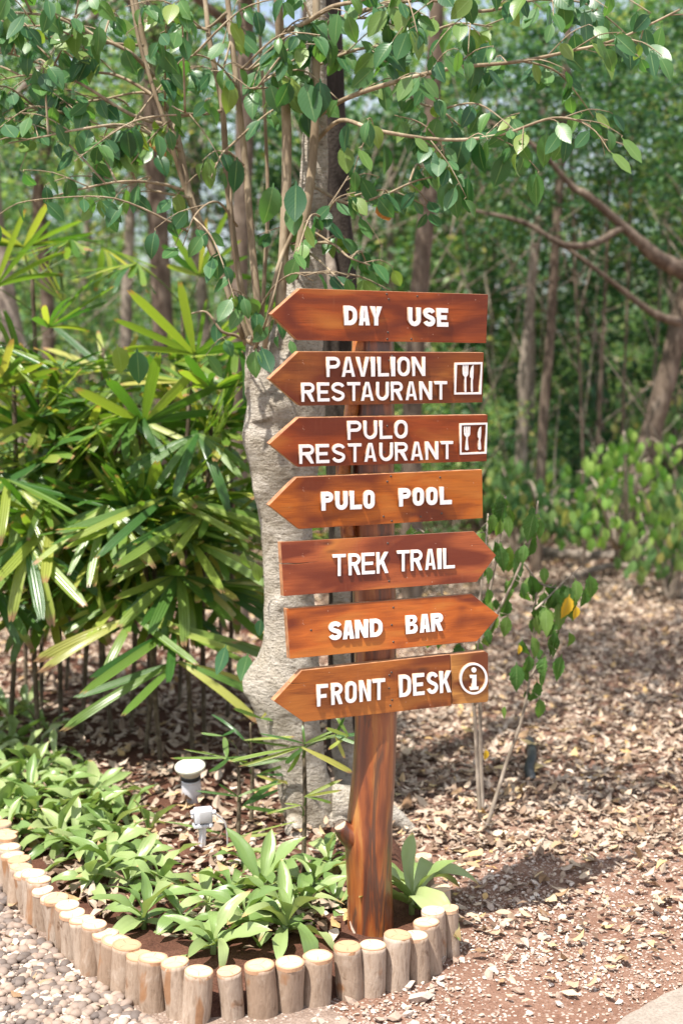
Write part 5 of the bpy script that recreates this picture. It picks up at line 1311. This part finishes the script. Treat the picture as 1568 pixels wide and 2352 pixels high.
tube(mb, [P(1430, 520, 8.5), P(1360, 560, 8.4), P(1290, 560, 8.3), P(1200, 510, 8.3), P(1070, 480, 8.2)], [.025, .02, .018, .014, .008], 8, 5, amp=.2, nscale=5)
tube(mb, [P(1560, 740, 8.9), P(1500, 720, 8.8), P(1420, 660, 8.7), P(1330, 590, 8.6), P(1280, 560, 8.6)], [.03, .024, .018, .014, .008], 8, 5, amp=.2, nscale=5)
mb.build('branch', M_bark_brown, tr)
wood_tree([(70, 1350), (62, 900), (35, 780), (10, 640), (-15, 450), (-30, 100)], [50, 48, 46, 42, 38, 34], 8.5, 'grey leaning woodland trunk at the left edge above the palms', M_bark_grey, [(-60, 120, 1.0, .8)])
wood_tree([(548, 1400), (545, 1050), (542, 850), (550, 600), (560, 350), (565, -100)], [50, 46, 44, 42, 40, 36], 7.5, 'brown woodland trunk just left of the pale trunk', M_bark_brown, [(520, -200, .8, .6)])
wood_tree([(385, 1400), (380, 900), (372, 700), (362, 480), (350, 250), (345, -100)], [54, 50, 48, 46, 42, 38], 9.0, 'grey-brown woodland trunk behind the palm tops', M_bark_brown, [(380, -20, .9, .7)])
wood_tree([(300, 1400), (290, 800), (300, 500), (330, 200), (340, -50)], [30, 28, 24, 22, 20], 11.0, 'slim woodland trunk left of the grey-brown one behind the palms', M_bark_grey, [(200, 150, 1.3, .9)])
wood_tree([(120, 1350), (110, 700), (90, 420), (160, 200), (230, 0)], [34, 30, 28, 26, 22], 10.0, 'bending woodland trunk at the upper left', M_bark_brown, [(60, 250, 1.2, .8)])
wood_tree([(455, 1350), (470, 800), (450, 500), (440, 100)], [34, 30, 26, 22], 12.0, 'woodland trunk half hidden behind the long shoots', M_bark_grey, [(480, 300, 1.5, 1.1)])
FT = ['thin bare far trunk rising behind the bright bush', 'thin far trunk crossing in front of the leaning tree', 'thin far trunk leaning left beside the slender brown one', 'far trunk at the very right edge behind the dark branch', 'far trunk just right of the ends of the boards', 'far trunk half hidden by the right ends of the upper boards', 'thin far stem between the bright bush and the leaning tree', 'far trunk at the left between the grey leaning trunk and the palms', 'far trunk glimpsed between the long shoots and the pale trunk', 'far trunk seen just right of the dark trunk, above the top board']
for i, (x0, x1, w_, Y) in enumerate([(1365, 1400, 14, 11), (1480, 1530, 12, 12), (1345, 1310, 10, 9.5), (1555, 1530, 20, 13), (1110, 1140, 18, 13), (1050, 1020, 22, 14), (1420, 1450, 10, 10), (160, 210, 26, 13), (690, 700, 40, 12), (880, 900, 30, 12)]):
    wood_tree([(x0, 1200), (x0 + (x1 - x0) * .3, 950), (x0 + (x1 - x0) * .7, 650), (x1, 300), (x1, 0)], [w_ * .75, w_ * .68, w_ * .6, w_ * .5, w_ * .4], Y, FT[i], M_bark_grey if i % 2 else M_bark_brown, [(x1 + rnd.uniform(-150, 150), rnd.uniform(0, 450), 1.2, 1.0)])
# further foliage: trees whose crowns fill the background
wr = random.Random(5)
for i in range(70):
    Y = wr.uniform(12, 24); x = wr.uniform(-350, 1920) if i < 52 else (wr.uniform(-1500, -400) if i % 2 else wr.uniform(1950, 3000)); s = wr.uniform(1.5, 2.5)
    cy = wr.uniform(260, 1010)
    near_gap = 1180 < x < 1750 or 60 < x < 440
    if near_gap: cy = max(cy, wr.uniform(600, 850)); s *= .8
    b = P(x, 1000, Y); c = P(x, cy, Y)
    t = thing('woodland_tree', (b.x, Y, 0), 'leafy woodland tree blurred in the distance', 'tree', 'far woodland trees')
    mb = MB(); tube(mb, [(b.x, Y, -.2), (b.x + wr.uniform(-.3, .3), Y, max(.4, c.z * .5)), (c.x, Y, max(.7, c.z))], [.07, .055, .03], 7, 4, amp=.1, nscale=4); mb.build('trunk', M_bark_grey, t)
    o = inst('crown', wr.choice(wood_crowns), t, TRS(c - t.location, Euler((0, 0, wr.uniform(0, 6.28))).to_matrix(), (s, s, s * .85))); tag(o, kind='stuff')
# understorey bushes
for i in range(30):
    Y = wr.uniform(8.5, 15); x = wr.uniform(-250, 1800); s = wr.uniform(.6, 1.1)
    if x > 860 and Y < 10.5: Y += 2.5
    b = P(x, 1000, Y)
    t = thing('bush', (b.x, Y, 0), 'green understorey bush on the woodland floor', 'bush', 'understorey bushes')
    mb = MB()
    for k in range(4):
        a = wr.uniform(0, 6.28); tube(mb, [(b.x, Y, -.05), (b.x + math.cos(a) * .2 * s, Y + math.sin(a) * .2 * s, .4 * s), (b.x + math.cos(a) * .5 * s, Y + math.sin(a) * .5 * s, .9 * s)], [.015, .012, .006], 5, 3)
    mb.build('stem', M_twig, t)
    o = inst('crown', wr.choice(wood_crowns), t, TRS(Vector((0, 0, .75 * s)), Euler((0, 0, wr.uniform(0, 6.28))).to_matrix(), (s, s, .75 * s))); tag(o, kind='stuff')
# bright drooping shrub
bs = P(1420, 1270, 8.6); t = thing('bush', (bs.x, 8.6, 0), 'bright yellow-green bush with drooping oval leaves at the right', 'bush')
mb = MB(); big_tpl = leaf_tpl(OVAL, .2, .5)
RR = []; TT = []
for k in range(19):
    a = P(1420 + rnd.uniform(-20, 20), 1260, 8.6); e = P(rnd.uniform(1290, 1530), rnd.choice((rnd.uniform(985, 1080), rnd.uniform(1040, 1220))), 8.6 + rnd.uniform(-.6, .4)); m = a.lerp(e, .6) + Vector((0, 0, rnd.uniform(.05, .3)))
    tube(mb, [a, m, e], [.012, .008, .003], 5, 5)
    for j in range(11):
        q = m.lerp(e, rnd.random() ** .6) + Vector((rnd.uniform(-.15, .15), rnd.uniform(-.15, .15), rnd.uniform(-.12, .08)))
        RR.append(np.array(frame(Vector((rnd.uniform(-.4, .4), rnd.uniform(-.4, .2), -1)), Vector((rnd.uniform(-.5, .5), -.8, rnd.uniform(.2, 1))))) * rnd.uniform(.055, .10)); TT.append(q - t.location)
mb.build('stem', M_twig, t)
tag(inst('foliage', scatter('foliage', big_tpl, np.array(RR), np.array(TT), M_bright, True), t), kind='stuff')
RR = []; TT = []; bs2 = P(1250, 1260, 8.8)
t = thing('bush', (bs2.x, 8.8, 0), 'green bush with drooping leaves behind the serrated shrub', 'bush'); mb = MB()
for k in range(24):
    a = P(1250, 1250, 8.8); e = P(rnd.uniform(1170, 1370), rnd.uniform(1080, 1230), 8.8 + rnd.uniform(-.3, .3)); m = a.lerp(e, .6) + Vector((0, 0, .12))
    tube(mb, [a, m, e], [.01, .007, .003], 5, 4)
    for j in range(10):
        q = m.lerp(e, rnd.random()) + Vector((rnd.uniform(-.1, .1), rnd.uniform(-.1, .1), rnd.uniform(-.05, .05)))
        RR.append(np.array(frame(Vector((rnd.uniform(-.4, .4), rnd.uniform(-.4, .2), -1)), Vector((rnd.uniform(-.5, .5), -.8, rnd.uniform(.2, 1))))) * rnd.uniform(.06, .1)); TT.append(q - t.location)
mb.build('stem', M_twig, t)
tag(inst('foliage', scatter('foliage', big_tpl, np.array(RR), np.array(TT), M_wood_a, True), t), kind='stuff')
# more drooping undergrowth at the wood's edge
for (cx, cyb, cyt, wd, Y, lab, mt) in [(1545, 1330, 1090, 90, 8.4, 'green drooping bush at the right edge under the leaning tree', M_wood_b), (1180, 1225, 1040, 80, 10.0, 'low green bush around the foot of the pale smooth trunk', M_wood_b),
                                   (1330, 1215, 1060, 80, 10.6, 'mid-green bush in the gap left of the bright bush', M_wood_a), (1480, 1215, 900, 90, 11.2, 'tall loose bush behind the bright bush', M_wood_b), (1120, 1215, 880, 70, 11.5, 'tall dark bush behind the right ends of the middle boards', M_wood_c), (1380, 1200, 820, 110, 12.0, 'tall dark loose bush behind the bright one', M_wood_c)]:
    b0 = P(cx, cyb, Y); b0.z = 0; t = thing('bush', b0, lab, 'bush'); mb = MB(); RR = []; TT = []
    for k in range(20):
        a = b0 + Vector((rnd.uniform(-.06, .06), rnd.uniform(-.06, .06), -.02)); e = P(cx + rnd.uniform(-wd, wd), rnd.uniform(cyt, cyb - 50), Y + rnd.uniform(-.4, .4)); m = a.lerp(e, .6) + Vector((0, 0, rnd.uniform(.02, .2)))
        tube(mb, [a, m, e], [.009, .006, .003], 5, 4)
        for j in range(12):
            q = m.lerp(e, rnd.random() ** .7) + Vector((rnd.uniform(-.16, .16), rnd.uniform(-.16, .16), rnd.uniform(-.12, .1)))
            RR.append(np.array(frame(Vector((rnd.uniform(-.5, .5), rnd.uniform(-.5, .2), -1)), Vector((rnd.uniform(-.5, .5), -.8, rnd.uniform(.2, 1.2))))) * rnd.uniform(.06, .11)); TT.append(q - t.location)
    mb.build('stem', M_twig, t)
    tag(inst('foliage', scatter('foliage', big_tpl, np.array(RR), np.array(TT), mt, True), t), kind='stuff')
# fallen branches on the forest floor
FB = [([(1080, 1290), (1200, 1265), (1330, 1280), (1450, 1290), (1540, 1320), (1620, 1330)], .05, 'long pale fallen branch lying across the litter on the right'), ([(1290, 1240), (1380, 1215), (1460, 1190)], .025, 'short fallen branch propped up under the bright bush'),
      ([(1120, 1275), (1170, 1220), (1210, 1195)], .035, 'fallen branch leaning by the foot of the pale trunk'), ([(1300, 1330), (1400, 1300), (1500, 1310), (1600, 1345)], .025, 'thin fallen branch in front of the long one'), ([(880, 1265), (1000, 1240), (1080, 1255)], .05, 'grey fallen branch seen behind the lower boards')]
for pts, r, lab in FB:
    w = [G(x, y, 0) + Vector((0, 0, r * .7)) for x, y in pts]
    Y0 = w[0].y; w = [P(x, y, Y0 + (v.y - Y0) * .35) for (x, y), v in zip(pts, w)]
    for v in w: v.z = max(v.z, gz(v.x, v.y) + r * .6)
    mb = MB(); tube(mb, w, [r * (1 - .5 * i / (len(w) - 1)) for i in range(len(w))], 9, 6, amp=.2, nscale=6); tag(mb.build('fallen_branch', M_bark_grey), lab, 'branch')
# tangle of thin twigs in the understorey
mb = MB()
for i in range(760):
    Y = wr.uniform(8.8, 16); x = wr.uniform(-200, 1750); y = wr.uniform(350, 1240)
    if x < 850 and wr.random() < .35: continue
    a = P(x, y, Y); d = Vector((wr.uniform(-.7, .7), wr.uniform(-.5, .5), wr.uniform(.1, 1))); L = wr.uniform(.4, 1.5)
    a.z = max(a.z, .02)
    tube(mb, [a, a + d * L * .5 + Vector((wr.uniform(-.1, .1), 0, 0)), a + d * L], [.006, .0045, .002], 4, 2)
tag(mb.build('undergrowth', M_twig), 'tangle of thin bare twigs through the understorey', 'twigs', None, 'stuff')
# the wood goes on: one far mass
R, T = [], []
for k in range(90):
    a = wr.uniform(-1.1, 1.1); d = wr.uniform(27, 42); c = (math.sin(a) * d, math.cos(a) * d, wr.uniform(.5, 3.0))
    r_, t_ = crown_arrays(10, 30, c, (2.6, 1.4, 1.6), .8, .22, 300 + k, .3, .1); R.append(r_); T.append(t_)
tag(inst('far_woods', scatter('far_woods', tpl_small, np.concatenate(R), np.concatenate(T), M_wood_a)), 'far green wood closing the view', 'woods', None, 'stuff')
print('leaves', NLEAF[0], 'objects', len(bpy.data.objects))
